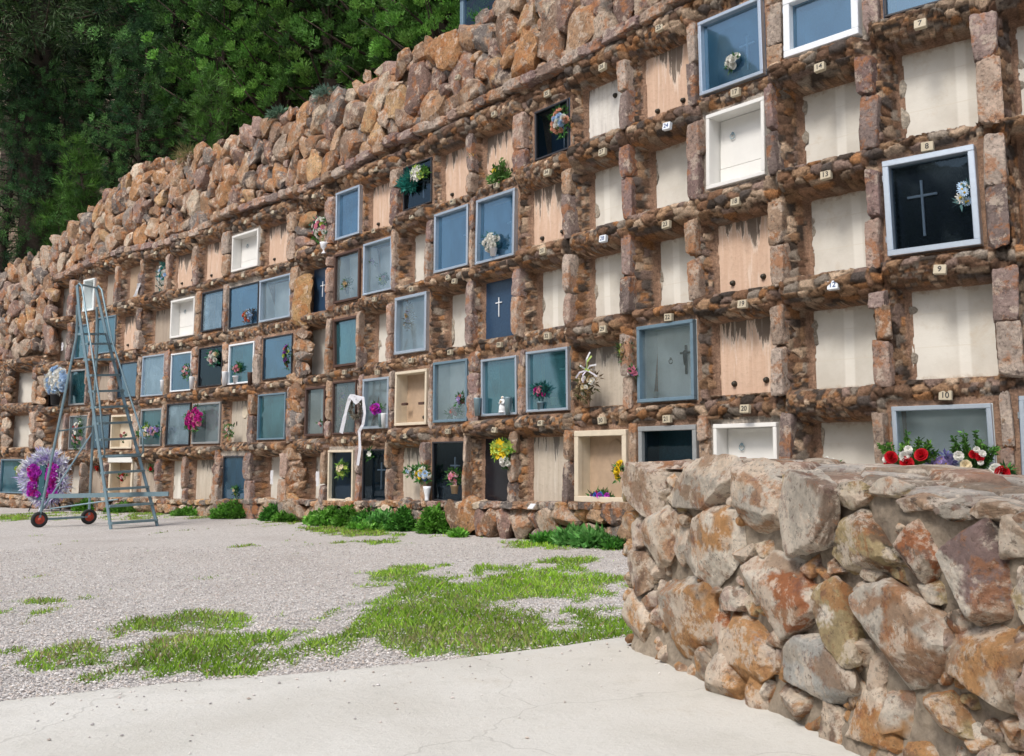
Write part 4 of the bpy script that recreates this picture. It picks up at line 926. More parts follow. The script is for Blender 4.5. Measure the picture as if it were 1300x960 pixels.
    for i, (cx_, cy_, rx, ry, rot, c1, c2) in enumerate(L):
        s0, z0 = phit(cx_ - rx, cy_, .02); s1, _ = phit(cx_ + rx, cy_, .02); s, z = phit(cx_, cy_, .03); _, za = phit(cx_, cy_ - ry, .03); _, zb_ = phit(cx_, cy_ + ry, .03)
        ru, rz = (s1 - s0) / 2 * 1.07, (za - zb_) / 2 * 1.07; sc.append((s, z, (ru + rz) / 2 * .92))
        T = np.array([*PT, 0]); Nn = np.array([*PN, 0]); K = np.array([0, 0, 1.]); c_, s_ = math.cos(rot), math.sin(rot)
        dep = min(.075, .36 * min(ru, rz) + .028)
        rock(mb, pp(s, -.022, z), (T * c_ + K * s_) * ru, Nn * dep, (-T * s_ + K * c_) * rz, 20000 + i * 7, sub=5 if rx > 15 else 4, col=c1, col2=c2, planes=18, rough=.03, fit=True, face=.62)
    # stones beyond what the photograph frames, so the wall goes on
    n = 0
    for q_ in range(7000):
        r = g.uniform(.06, .15) if q_ < 2500 else g.uniform(.018, .05); s = g.uniform(.0 if r < .05 else .6, SMAX - .1); z = g.uniform(-.72, float(ptop(s)) - (.09 if r > .05 else .03))
        if all((s - a) ** 2 + (z - b) ** 2 > (.8 * r + .8 * c) ** 2 for a, b, c in sc):
            sc.append((s, z, r)); T = np.array([*PT, 0]); Nn = np.array([*PN, 0]); K = np.array([0, 0, 1.])
            rock(mb, pp(s, -.025, z), T * r * g.uniform(.95, 1.3), Nn * min(.08, r * .8 + .02), K * r * g.uniform(.95, 1.3), 21000 + n * 3, sub=4 if r > .05 else 3, col=palette(g.random(), np.array([cream, pink, white, brown, ochre])), col2=orange, rough=.035); n += 1
    mb.build('face_stones', 'parapet_stone', par)
attr_mat('parapet_mortar', n1=(4, .25), n2=(40, .3), bumps=((20, .02), (90, .01), (300, .003)), spec=.2)
def mat_parapet_stone():
    m = attr_mat('parapet_stone', n1=(7, .22), n2=(60, .22), bumps=((9, .05), (35, .03), (130, .012), (400, .003)), spec=.3)
    nd, lk = m.node_tree.nodes, m.node_tree.links; b = nd['Principled BSDF']; c = b.inputs['Base Color'].links[0].from_socket; p = geo_pos(nd)
    for sc, colr, a0, a1, k in ((8, (.54, .22, .07), .54, .58, .7), (7, (.86, .75, .62), .50, .55, .9), (16, (.20, .10, .09), .56, .63, .65), (22, (.07, .055, .045), .585, .65, .6), (55, (.12, .08, .06), .57, .63, .8), (30, (.30, .14, .07), .56, .61, .7), (90, (.70, .65, .58), .60, .70, .5)):
        n = noise(nd, lk, p, sc, 12, .74, .15); c = mix(nd, lk, c, colr, maprange(nd, lk, n.outputs[0], a0, a1, 0, k * .8))
    lk.new(c, b.inputs['Base Color'])
mat_parapet_stone(); build_parapet()
# ================================================================== hillside and trees behind the wall
def crest(u): return float(min(sky_z(u), 5.6))
def build_hill():
    us = np.linspace(hit(-600, 600)[0] if hit(-600, 600)[0] > 0 else 0, _U[-1], 260); us = np.linspace(max(0, U0 - 6), U1 + 2.5, 300)
    ds = np.concatenate([[.02, .3, .8], np.linspace(1.5, 7, 16), np.geomspace(7.6, 60, 50)])
    U, D = np.meshgrid(us, ds); x, y, tx, ty, nx_, ny_ = surf(U); zt = np.minimum(sky_z(U), 5.3) - .28; zt = np.where(U < hit(60, 400)[0], 3.2, zt)
    # directions fan out so that the slope never folds over the curved wall
    bx, by = x / np.hypot(x, y), y / np.hypot(x, y); X = x + (bx * .8 - nx_ * .2) * D; Y = y + (by * .8 - ny_ * .2) * D
    Zs = zt + np.clip(D - 3.0, 0, 99) * .62 + (fbm(X * .5 + 50, Y * .5 + 50, 5, 2) - .45) * np.clip(D - 1, 0, 4) * .9
    ii = np.arange(U.size).reshape(U.shape); f = np.stack([ii[:-1, :-1], ii[:-1, 1:], ii[1:, 1:], ii[1:, :-1]], -1).reshape(-1, 4)
    MB().add(np.stack([X.ravel(), Y.ravel(), Zs.ravel()], -1), f).build('hillside', 'hill_earth', smooth=True)['kind'] = 'structure'
m, nd, lk, b = new_mat('hill_earth'); p = geo_pos(nd)
n = noise(nd, lk, p, .8, 8, .7); n2 = noise(nd, lk, p, 3.5, 8, .7)
c = mix(nd, lk, (.07, .065, .04), (.45, .33, .25), maprange(nd, lk, n.outputs[0], .44, .56)); c = mix(nd, lk, c, (.05, .06, .025), maprange(nd, lk, n2.outputs[0], .5, .62))
lk.new(c, b.inputs['Base Color']); b.inputs['Roughness'].default_value = .95; bump(nd, lk, b, n2.outputs[0], 1, .25); MATS['hill_earth'] = m
build_hill()
def leaf_cloud(mb, cen, d, rad, n, L, Wd, g, up=.35, col=(.05, .1, .03), droop=0):
    """n slender leaf sprays fanned out from a twig tip"""
    v = g.normal(size=(n, 3)); v /= np.linalg.norm(v, axis=1)[:, None]; v = v * .75 + np.asarray(d) * .75 + np.array([0, 0, up - droop]); v /= np.linalg.norm(v, axis=1)[:, None]
    p0 = cen + v * rad * (g.random((n, 1)) ** .6) ; s = np.cross(v, g.normal(size=(n, 3))); s /= np.linalg.norm(s, axis=1)[:, None] + 1e-9
    l = L * g.uniform(.6, 1.3, (n, 1)); w = Wd * g.uniform(.7, 1.3, (n, 1)); V = np.stack([p0 - v * l * .4, p0 + s * w, p0 + v * l, p0 - s * w], 1).reshape(-1, 3)
    Fc = (np.arange(n)[:, None] * 4 + np.arange(4)[None]); cc = np.repeat(np.array(col) * g.uniform(.7, 1.3, (n, 1)), 4, 0); mb.add(V, Fc, cc)
def make_tree(name, H, rad, kind, seed, base_frac=.08):
    g = np.random.default_rng(seed); t = MB(); cr = MB(); n = 14; zz = np.linspace(0, H * .96, n); wob = np.cumsum(g.normal(0, .06, (n, 2)), 0); wob[0] = 0
    tp = np.column_stack([wob, zz]); tr = .20 * (1 - zz / H) ** .8 + .02; t.tube(tp, tr * (H / 9) * (1.7 if kind == 'dark' else 1), 10, (.055, .042, .032))
    pal = {'cypress': [(.075,.18,.035),(.11,.25,.045),(.04,.095,.025),(.16,.32,.065),(.08,.19,.04)], 'dark': [(.035,.075,.026),(.055,.11,.034),(.022,.048,.02),(.08,.14,.045)],
           'mid': [(.055,.14,.045),(.08,.19,.06),(.03,.08,.035),(.11,.23,.07),(.05,.12,.045)], 'feather': [(.06,.15,.025),(.08,.18,.03),(.045,.11,.02)]}[kind]
    nb = {'cypress': 150, 'dark': 80, 'mid': 105, 'feather': 30}[kind]
    for i in range(nb):
        q = (i + g.random()) / nb; z = H * (base_frac + (1 - base_frac) * q); rr = rad * (math.sin(math.pi * min(1, .22 + .78 * q) ** 1.0) ** .6 if kind != 'feather' else (1 - q) ** .8 + .1) * g.uniform(.6, 1.08)
        if kind == 'dark': rr = rad * (1 - .55 * q) * g.uniform(.5, 1.1)
        a = i * 2.399 + g.normal(0, .3); b0 = np.array([np.interp(z, zz, tp[:, 0]), np.interp(z, zz, tp[:, 1]), z]); dr = np.array([math.cos(a), math.sin(a), 0])
        rise = {'cypress': .55, 'dark': -.05, 'mid': .2, 'feather': .5}[kind]; tip = b0 + dr * rr + np.array([0, 0, rr * rise * g.uniform(.5, 1.3)])
        mid = (b0 + tip) / 2 + np.array([0, 0, -.05 * rr]); t.tube([b0, mid, tip], [.03 * (1 - q) + .012, .018 * (1 - q) + .009, .004], 5, (.07, .052, .04))
        base = np.array(pal[int(g.integers(len(pal)))]) * g.uniform(.75, 1.25)
        nc = {'cypress': 9, 'dark': 6, 'mid': 7, 'feather': 7}[kind]
        for k in range(nc):
            f = .3 + .7 * (k + g.random()) / nc; c0 = b0 * (1 - f) + tip * f + g.normal(0, .16 + .12 * rad * .4, 3) * np.array([1, 1, .8])
            clump = base * g.uniform(.5, 1.6)
            if kind == 'cypress': leaf_cloud(cr, c0, dr, .20, 110, .045, .015, g, .6, clump)
            elif kind == 'dark': leaf_cloud(cr, c0, dr, .40, 80, .11, .008, g, .0, clump, .5)
            elif kind == 'mid': leaf_cloud(cr, c0, dr, .22, 100, .045, .014, g, .15, clump)
            else: leaf_cloud(cr, c0, dr, .16, 26, .12, .005, g, .6, clump)
    root = empty(name, (0, 0, 0)); t.build('trunk', 'bark', root, smooth=True); cr.build('crown', 'leaf', root); return root
def place_tree(src, first, px, Y, s, rz, label, group, zoff=0.):
    a = (px - 650) / F * cp; X = a * Y
    # stands on the slope behind the wall
    q = CX / CY; yw = float(np.interp(a, q, CY)); u = float(np.interp(a, q, _U)); zt = min(float(sky_z(u)), 5.3) - .28; D = (Y - yw)
    z = zt + max(0, D - 3.2) * .55 + zoff
    if first: r = src
    else:
        r = src.copy(); C.objects.link(r)
        for ch in src.children: c_ = ch.copy(); C.objects.link(c_); c_.parent = r
    r.location = (X, Y, z); r.rotation_euler = (0, 0, rz); r.scale = (s, s, s); tag(r, label, 'tree', group); return r
TR = {'cypress': make_tree('cypress_tree', 9.5, 1.9, 'cypress', 1), 'mid': make_tree('conifer_tree', 9.0, 2.1, 'mid', 2), 'dark': make_tree('pine_tree', 9.5, 2.6, 'dark', 3, .42), 'cy2': make_tree('cypress_tree', 8.5, 1.7, 'cypress', 4), 'feather': make_tree('feathery_sapling', 2.2, .38, 'feather', 5)}
G1 = 'evergreen trees behind the niche wall'
SPOTS = [('dark', 30, 19.6, 1.15, 0, 'dark pine with a thick black trunk at the far left behind the wall'), ('mid', 122, 21, 1.0, 1, 'bluish green conifer between the dark pine and the middle of the tree line'),
 ('mid', 190, 20, .95, 2.4, 'conifer with a thin dark bare trunk above the stepped part of the wall crest'), ('cypress', 262, 18.5, 1.0, 0, 'bright green cypress above the crest where the wall begins to rise steeply'),
 ('cypress', 345, 17.6, .95, 2.1, 'dense bright green cypress second from the steep rise of the crest'), ('cy2', 415, 16.8, 1.05, 1.2, 'dense green cypress in the middle of the bright green row'),
 ('cypress', 492, 15.6, .9, 4.0, 'dark green cypress behind the grey green crest tuft'), ('cy2', 560, 14.6, 1.0, 3.0, 'green cypress next to the glazed lookout'),
 ('cy2', 625, 15.6, 1.1, 5.0, 'cypress partly hidden behind the glazed lookout'), ('dark', -60, 19.5, 1.0, 2, 'dark pine whose drooping branches enter at the left edge'),
 ('dark', 85, 24, 1.2, 4, 'dark pine further back between the pine trunk and the conifer'), ('mid', 240, 24, 1.25, 5, 'conifer further back behind the bright green row'), ('dark', 160, 27, 1.35, 1.1, 'tall dark pine furthest up the slope'),
 ('cypress', 310, 24, 1.3, 3.3, 'tall cypress further back above the steep rise'), ('mid', 395, 23, 1.3, .4, 'tall conifer in the second row behind the bright cypresses'), ('cypress', 470, 22, 1.3, 2.7, 'tall cypress in the second row near the middle'),
 ('mid', 545, 20, 1.25, 3.9, 'conifer in the second row near the lookout'), ('dark', 10, 27, 1.4, 5.5, 'dark pine in the second row behind the thick trunk'),
 ('mid', -20, 19.0, .55, 1.5, 'young dark conifer low at the left edge of the tree line'), ('mid', 62, 19.2, .5, 3.5, 'young conifer low beside the thick black trunk'), ('mid', 150, 18.6, .5, .8, 'young conifer low behind the middle of the low crest')]
seen = set()
for kd, px, Y, s, rz, lab in SPOTS: place_tree(TR[kd], kd not in seen, px, Y, s, rz, lab, G1); seen.add(kd)
G2 = 'feathery young trees behind the wall'
for i, (px, Y, s, lab) in enumerate(((92, 18.2, .95, 'pale feathery sapling with a thin bare stem behind the low left crest'), (240, 15.2, .75, 'pale feathery sapling rising just behind the crest before the steep part'), (58, 18.6, .8, 'small feathery sapling to the left of the taller pale one'))):
    place_tree(TR['feather'], i == 0, px, Y, s, i * 2., lab, G2, .0)
# shrubs that fill the foot of the trees
def bush(name, c, rx, ry, rz_, n, L, Wd, pal, label, cat, group, seed, stems=True, droop=0):
    g = np.random.default_rng(seed); mb = MB(); r = empty(name, c, label, cat, group)
    for i in range(n):
        a = g.uniform(0, 6.28); q = g.random() ** .6; z = g.random() * (1 - .65 * q * q); z *= .55 + .45 * math.sin(a * 3 + seed) ** 2; p = np.array(c) + np.array([math.cos(a) * rx * q * (1 - .3 * z), math.sin(a) * ry * q * (1 - .3 * z), rz_ * z])
        leaf_cloud(mb, p, np.array([math.cos(a), math.sin(a), .3]) * .6, L * 1.6, 9, L, Wd, g, .3 - droop, np.array(pal[int(g.integers(len(pal)))]) * g.uniform(.8, 1.2))
    mb.build('foliage', 'leaf', r)
    if stems:
        t = MB()
        for i in range(7): a = g.uniform(0, 6.28); t.tube([np.array(c) + (0, 0, -.03), np.array(c) + np.array([math.cos(a) * rx * .6, math.sin(a) * ry * .6, rz_ * g.uniform(.5, .9)])], [.006, .003], 5, (.09, .08, .04))
        t.build('stems', 'leaf', r)
    return r
# plants on the crest
bush('crest_tuft', wpt(419, 124, .02), .20, .12, .12, 60, .05, .010, [(.16,.24,.19),(.12,.20,.15)], 'grey green succulent tuft growing on the crest stones', 'plant', 'plants rooted in the crest', 71, False)
bush('crest_tuft', wpt(352, 147, .04), .10, .08, .10, 30, .05, .010, [(.12,.22,.14)], 'small green tuft on the crest beside a bluish stone', 'plant', 'plants rooted in the crest', 72, False)
bush('dry_tuft', wpt(240, 204, .03), .16, .12, .18, 60, .10, .004, [(.22,.20,.08),(.16,.19,.06)], 'dry brownish green grass tuft on the crest below the feathery sapling', 'plant', 'plants rooted in the crest', 73, False)
bush('dry_tuft', wpt(610, 26, -.05), .08, .06, .07, 20, .05, .008, [(.05,.2,.03)], 'bright green tuft on the crest under the glazed lookout', 'plant', 'plants rooted in the crest', 74, False)

# unseen rough green rise, added so the door glass mirrors dark trees under sky
def build_reflection_rise():
    az = np.linspace(R(-200), R(-68), 260); d = np.linspace(0, 1, 26); A_, D = np.meshgrid(az, d); rr = 34 + 22 * D
    hgt = (5 + 7 * np.clip(fbm(A_ * 3 + 20, A_ * 0 + 3, 3, 2) * 2 - .4, 0, 1.4)) * np.sin(np.pi * np.clip(D * .5 + .02, 0, 1)) + (1.6 * (fbm(A_ * 26 + 9, D * 9 + 4, 4, 6) - .45) + 1.0 * (fbm(A_ * 80 + 9, D * 22, 2, 9) - .45)) * np.clip(D * 4, 0, 1)
    X = rr * np.sin(A_); Y = rr * np.cos(A_); Z = -1.2 + hgt * 2.3; ii = np.arange(A_.size).reshape(A_.shape); f = np.stack([ii[:-1, :-1], ii[:-1, 1:], ii[1:, 1:], ii[1:, :-1]], -1).reshape(-1, 4)
    MB().add(np.stack([X.ravel(), Y.ravel(), Z.ravel()], -1), f, (.03, .055, .02)).build('hill', 'leaf', smooth=True)['kind'] = 'structure'
build_reflection_rise()
# ================================================================== wheeled platform ladder
def build_ladder():
    fl, fr_ = at_depth(141, 669, 11.0), at_depth(200, 665, 11.5); wl_, wr = at_depth(50, 658, 11.5), at_depth(113, 653, 12.0)
    for p in (fl, fr_): p[2] = gz(p[0], 0)
    for p in (wl_, wr): p[2] = gz(p[0], 0) + .094
    ml, mr = at_depth(101, 400, 11.25), at_depth(135, 424, 11.75); tl, tr = at_depth(98, 363, 11.3), at_depth(122, 367, 11.8)
    pl, pr = at_depth(105, 424, 11.22), at_depth(135, 424, 11.7); bl, br = at_depth(98, 424, 11.5), at_depth(124, 424, 11.95)
    root = empty('platform_ladder', ((fl + wr) / 2 * np.array([1, 1, 0]) + np.array([0, 0, fl[2]])), 'tall grey blue wheeled platform ladder standing before the niches', 'ladder')
    L = lambda a, b, t: a + (b - a) * t
    col = 'galvanised'
    for a, m_, t, nm in ((fl, ml, tl, 'stile'), (fr_, mr, tr, 'stile')): MB().tube([a, m_, t], .020, 8).build(nm, col, root, org=a)
    n = 12
    for i in range(n):
        t = (i + .35) / n * (1 if True else 1); a, b = L(fl, pl, t), L(fr_, pr, t); mb = MB(); d = (b - a); d /= np.linalg.norm(d); nrm = np.cross(d, (0, 0, 1.)); nrm /= np.linalg.norm(nrm)
        f = lambda v, a=a, b=b, nrm=nrm: a + (b - a) * v[:, :1] + nrm * v[:, 1:2] + np.array([0, 0, 1.]) * v[:, 2:3]
        mb.box((0, -.045, -.012), (1, .045, .014), f); mb.build('rung', col, root, org=a)
    mb = MB(); q = np.array([pl, pr, br, bl]); V = np.vstack([q + (0, 0, .012), q - (0, 0, .016)]); mb.add(V, [[0, 1, 2, 3], [7, 6, 5, 4], [0, 4, 5, 1], [1, 5, 6, 2], [2, 6, 7, 3], [3, 7, 4, 0]]); mb.build('platform', col, root, org=pl)
    MB().tube([wl_ + (0, 0, -.0), bl, L(bl, tl, .6)], .017, 8).build('rear_leg', col, root, org=wl_); MB().tube([wr, br, L(br, tr, .6)], .017, 8).build('rear_leg', col, root, org=wr)
    # axle, cross bars, diagonal brace and the long stabiliser
    MB().tube([wl_, wr], .014, 8).build('axle', col, root, org=wl_)
    MB().tube([L(wl_, bl, .47), L(wr, br, .49)], .011, 6).build('cross_bar', col, root)
    MB().tube([L(wl_, bl, .04), L(wr, br, .46)], .010, 6).build('brace', col, root)
    mb = MB(); a, b = at_depth(62, 630, 11.5), at_depth(214, 627, 11.45); f = lambda v: a + (b - a) * v[:, :1] + np.array([0, 1., 0]) * v[:, 1:2] + np.array([0, 0, 1.]) * v[:, 2:3]
    mb.box((0, -.015, -.026), (1, .015, .026), f); mb.build('stabiliser_bar', col, root, org=a)
    MB().tube([at_depth(64, 646, 11.55), at_depth(150, 634, 11.3)], .010, 6).build('brace', col, root)
    # handrails
    for pts in (((98, 363, 11.3), (101, 360, 11.3), (104, 364, 11.25), (126, 507, 11.0), (133, 575, 10.95), (131, 581, 10.97)), ((122, 367, 11.8), (125, 363, 11.8), (129, 368, 11.75), (142, 432, 11.65), (181, 553, 11.4), (182, 574, 11.4), (178, 579, 11.42), (134, 580, 10.97))):
        MB().tube([at_depth(*p) for p in pts], .012, 8).build('handrail', col, root, org=at_depth(*pts[0]), smooth=True)
    MB().tube([at_depth(101, 361, 11.3), at_depth(124, 366, 11.8)], .012, 8).build('top_bar', col, root)
    for c0 in (wl_, wr):
        ax = (wr - wl_) / np.linalg.norm(wr - wl_); ax = np.array([ax[0] * .35 + .5, -.75, 0]); ax /= np.linalg.norm(ax); up = np.array([0, 0, 1.]); sd = np.cross(ax, up)
        tf = lambda v: c0 + v[:, :1] * sd + v[:, 1:2] * up + v[:, 2:3] * ax
        w = empty('wheel', tuple(c0)); w.parent = root; w.location = np.array(c0) - np.array(root.location)
        mb = MB().lathe([(.056, -.022), (.085, -.024), (.094, -.012), (.094, .012), (.085, .024), (.056, .022), (.056, -.022)], 28); mb.v[0] = tf(mb.v[0]); mb.build('tyre', 'rubber', w, org=c0, smooth=True)
        mb = MB().lathe([(0, -.012), (.045, -.014), (.057, -.02), (.057, .02), (.045, .010), (.022, .008), (.022, .03), (0, .03)], 24); mb.v[0] = tf(mb.v[0]); mb.build('rim', 'red_paint', w, org=c0, smooth=True)
build_ladder()

# ================================================================== glazed lookout on the crest
def build_lookout():
    u0 = hit(588, 42, -.6)[0]; u1 = hit(760, 20, -.6)[0]; z0 = 4.15; root = empty('glazed_lookout', P3(np.array(u0), -.6, z0), 'dark blue grey glazed lookout with metal rails on top of the wall', 'railing')
    t, n, k = wall_axes(u0); fr = lambda v: P3(np.array(u0), -.6, z0) + np.asarray(v)[:, :1] * t + np.asarray(v)[:, 1:2] * n + np.asarray(v)[:, 2:3] * k
    W = u1 - u0
    for x in np.linspace(0, W, 4): mb = MB(); mb.box((x - .03, -.03, -.4), (x + .03, .03, 1.9), fr, bev=.005); mb.build('post', 'steel_blue', root, org=fr([[x, 0, 0]])[0])
    for z in (.28, .62, 1.3, 1.88): mb = MB(); mb.box((-.03, .031, z - .025), (W + .03, .06, z + .025), fr, bev=.004); mb.build('rail', 'steel_blue', root, org=fr([[0, 0, z]])[0])
    for a in range(3): x0, x1 = W * a / 3 + .035, W * (a + 1) / 3 - .035; mb = MB(); mb.add(fr([[x0, 0, 0], [x1, 0, 0], [x1, 0, 1.86], [x0, 0, 1.86]]), [[0, 1, 2, 3]]); mb.build('glass_panel', 'glass_dark', root, org=fr([[x0, 0, 0]])[0])
    mb = MB(); mb.box((-.02, -1.2, -.4), (W + .02, -.9, 1.9), fr); mb.build('back_wall', 'slate', root)
build_lookout()

# ================================================================== weeds along the foot of the wall
GRN = [(.11,.30,.03),(.15,.38,.045),(.07,.20,.025),(.20,.42,.08)]; DGR = [(.07,.23,.03),(.10,.29,.045),(.045,.15,.025)]; BGR = [(.09,.27,.06),(.13,.34,.08),(.17,.38,.11)]
def weed(px, py, rxp, hp, seed, pal, label, L=.032, Wd=.012, out=.12, n=None, name='leafy_weed'):
    """a low leafy plant rooted at the wall's foot"""
    u, _ = hit(px, py, out); p = P3(np.array(u), out, 0); z = float(gz(p[0], 0)); Y = p[1]; rx = rxp / F * Y * 1.2; h = hp / F * Y
    return bush(name, (p[0], p[1], z), rx, max(.07, min(rx * .6, .16)), h, n or int(70 * (rx * h) / (.1 * .1) * .8 + 40), L, Wd, pal, label, 'plant', 'green weeds along the foot of the niche wall', seed)
WEEDS = [(420,672,22,22,GRN,'bright leafy weed below the grey framed niche with yellow green flowers'),(445,674,18,27,GRN,'tallest bright weed of the row below the black niches'),(466,676,16,22,DGR,'dark leafy weed below the black niche with a white cross and lily'),
 (490,676,18,20,BGR,'broad leaved bluish weed beside the bright clump'),(514,676,17,31,DGR,'bushy dark green weed below the vase of blue and yellow flowers'),(552,678,17,36,GRN,'round bush of small leaves below the black niche with pink flowers'),
 (296,664,22,22,GRN,'leafy weed climbing at the white plastered niche'),(283,662,10,12,DGR,'low dark weed left of the white plastered niche'),(345,664,10,22,DGR,'narrow dark weed left of the rubble pier'),(362,664,12,12,GRN,'low weed at the foot of the rubble pier'),
 (238,660,16,9,GRN,'low flat weed between the ladder and the white plastered niche'),(155,662,18,10,GRN,'small green weed between the ladder stiles'),(110,650,14,14,GRN,'green weed behind the ladder wheel'),(400,672,10,14,GRN,'small weed at the left end of the bright clump'),
 (700,690,22,10,DGR,'low dark leafed weed at the left end of the right hand weeds'),(728,692,14,16,BGR,'bluish broad leafed weed below the cream framed niche'),(755,694,20,17,BGR,'largest bluish broad leafed weed below the cream framed niche'),(782,697,14,12,DGR,'low weed beside the end of the parapet'),
 (582,684,7,5,GRN,'tiny isolated weed on the gravel near the wall'),(478,668,30,9,GRN,'wide low mat of weed in front of the black niches')]
for i, (px, py, rx, h, pal, lab) in enumerate(WEEDS): weed(px, py, rx, h, 400 + i, pal, lab, L=.034 if pal is not BGR else .055, Wd=.014 if pal is not BGR else .021, out=.14 + (.1 if 'mat' in lab or 'isolated' in lab else 0))
bush('wild_plant', wpt(636, 232, .0), .10, .05, .26, 45, .035, .012, [(.08,.18,.04),(.10,.22,.05)], 'wild plant with yellow flowers rooted on the ledge of a weathered niche', 'plant', None, 91)

# ================================================================== flowers
def blossom(mb, c, nrm, r, col, g, kind='rose'):
    """one flower head of overlapping petals facing nrm"""
    nrm = np.asarray(nrm, float); nrm /= np.linalg.norm(nrm); a = np.array([0, 0, 1.]) if abs(nrm[2]) < .9 else np.array([1., 0, 0]); X = np.cross(nrm, a); X /= np.linalg.norm(X); Yv = np.cross(nrm, X)
    rings = {'rose': ((1.0, 6, .25), (.75, 5, .5), (.5, 4, .75), (.28, 3, .9)), 'daisy': ((1.0, 11, .12),), 'lily': ((1.25, 6, .55),), 'carn': ((1, 9, .25), (.75, 8, .5), (.5, 6, .7)), 'small': ((1, 5, .3), (.5, 4, .6))}[kind]
    for rr, n, cup in rings:
        ph = g.uniform(0, 6.28)
        for k in range(n):
            t = ph + 2 * math.pi * k / n; d = X * math.cos(t) + Yv * math.sin(t); s = -X * math.sin(t) + Yv * math.cos(t); w = rr * r * (1.25 if kind != 'daisy' else .5) * math.pi / n * 1.1
            if kind == 'lily': w *= .55
            p = [c + d * r * .06, c + d * rr * r * .55 + s * w + nrm * r * cup * .5, c + d * rr * r * .95 + s * w * .55 + nrm * r * cup * (1.0), c + d * rr * r * 1.05 + nrm * r * cup * .85, c + d * rr * r * .95 - s * w * .55 + nrm * r * cup * 1.0, c + d * rr * r * .55 - s * w + nrm * r * cup * .5, c + d * rr * r * .55 + nrm * r * cup * .28]
            sh = g.uniform(.82, 1.15); mb.add(p, [[0, 1, 6], [0, 6, 5], [6, 1, 2], [6, 2, 3], [6, 3, 4], [6, 4, 5]], np.clip(np.array(col) * sh, 0, 1))
    if kind in ('daisy', 'small'): v, f = ICO[1]; mb.add(c + v * r * .28 + nrm * r * .1, f, (.6, .42, .05))
def vase(parent, base, kind, s=1.):
    prof = {'vase': [(0, 0), (.030, 0), (.022, .02), (.026, .06), (.042, .13), (.046, .16), (.040, .158), (.03, .08), (0, .06)], 'pot': [(0, 0), (.034, 0), (.046, .085), (.050, .085), (.050, .10), (.042, .10), (.038, .07), (0, .07)],
            'tube': [(0, 0), (.024, 0), (.036, .16), (.038, .17), (.034, .17), (.022, .02), (0, .02)], 'urn': [(0, 0), (.035, 0), (.03, .01), (.012, .03), (.014, .05), (.04, .08), (.05, .12), (.058, .15), (.05, .15), (.035, .1), (0, .09)]}[kind[0]]
    return MB().lathe([(r * s, z * s) for r, z in prof], 20, base).build('vase' if kind[0] != 'pot' else 'pot', kind[1], parent, org=base, smooth=True)
FC = {'white': (.78,.77,.72), 'cream': (.72,.62,.42), 'red': (.50,.01,.02), 'magenta': (.55,.03,.28), 'pink': (.68,.25,.36), 'pale pink': (.72,.48,.50), 'peach': (.75,.42,.30), 'yellow': (.80,.58,.03), 'lilac': (.42,.32,.62), 'purple': (.22,.06,.34), 'blue': (.10,.22,.60), 'pale blue': (.45,.60,.78),
      'dried': (.30,.21,.12), 'tan': (.45,.34,.22), 'lime': (.40,.52,.10), 'coral': (.66,.16,.09), 'teal': (.05,.26,.24), 'dried rose': (.38,.12,.14), 'green': (.06,.18,.04), 'violet': (.58,.06,.60)}
def arrangement(name, label, px, py, rx, ry, heads, h, seed, leafcol):
    """upright leafy sprays with a few large flower heads set in front; heads: (px, py, colour, radius, kind)"""
    g = np.random.default_rng(seed); u, z = hit(px, py, h); Y = float(surf(u)[1]); t, nn, k = wall_axes(u); c = P3(np.array(u), h, z); root = empty(name, c - np.array([0, 0, ry / F * Y]), label, 'flowers', 'flowers left at the niches')
    Rx, Rz = rx / F * Y / .74, ry / F * Y; base = c - k * Rz; lf = MB()
    for i in range(16):
        a = g.uniform(-1, 1); L = Rz * 2 * g.uniform(.6, 1.05) * (1 - .25 * abs(a)); tip = base + t * a * Rx * g.uniform(.7, 1.1) + k * L + nn * g.uniform(-.04, .04); mid = (base + tip) / 2 + t * a * Rx * .15; lf.tube([base, mid, tip], .0025, 4, (.10, .12, .04))
        for q in np.linspace(.25, 1, 12): p = base * (1 - q) ** 2 + 2 * mid * q * (1 - q) + tip * q * q; leaf_cloud(lf, p, t * a * .5 + nn * .3, .018, 7, .020, .008, g, .3, np.array(leafcol[int(g.integers(len(leafcol)))]) * g.uniform(.7, 1.3))
    lf.build('leaves', 'leaf', root)
    for hx, hy, cc, r, kd in heads:
        uu, zz = hit(hx, hy, h + .06); p = P3(np.array(uu), h + .06, zz); b = MB(); blossom(b, p, nn + np.array([.3, 0, .25]) + g.normal(0, .15, 3), r, FC[cc], g, kd); b.build('flower', 'petal', root, org=p); s_ = MB().tube([base, (base + p) / 2, p], .0025, 4, (.05, .14, .03)); s_.build('stem', 'leaf', root)
    return root
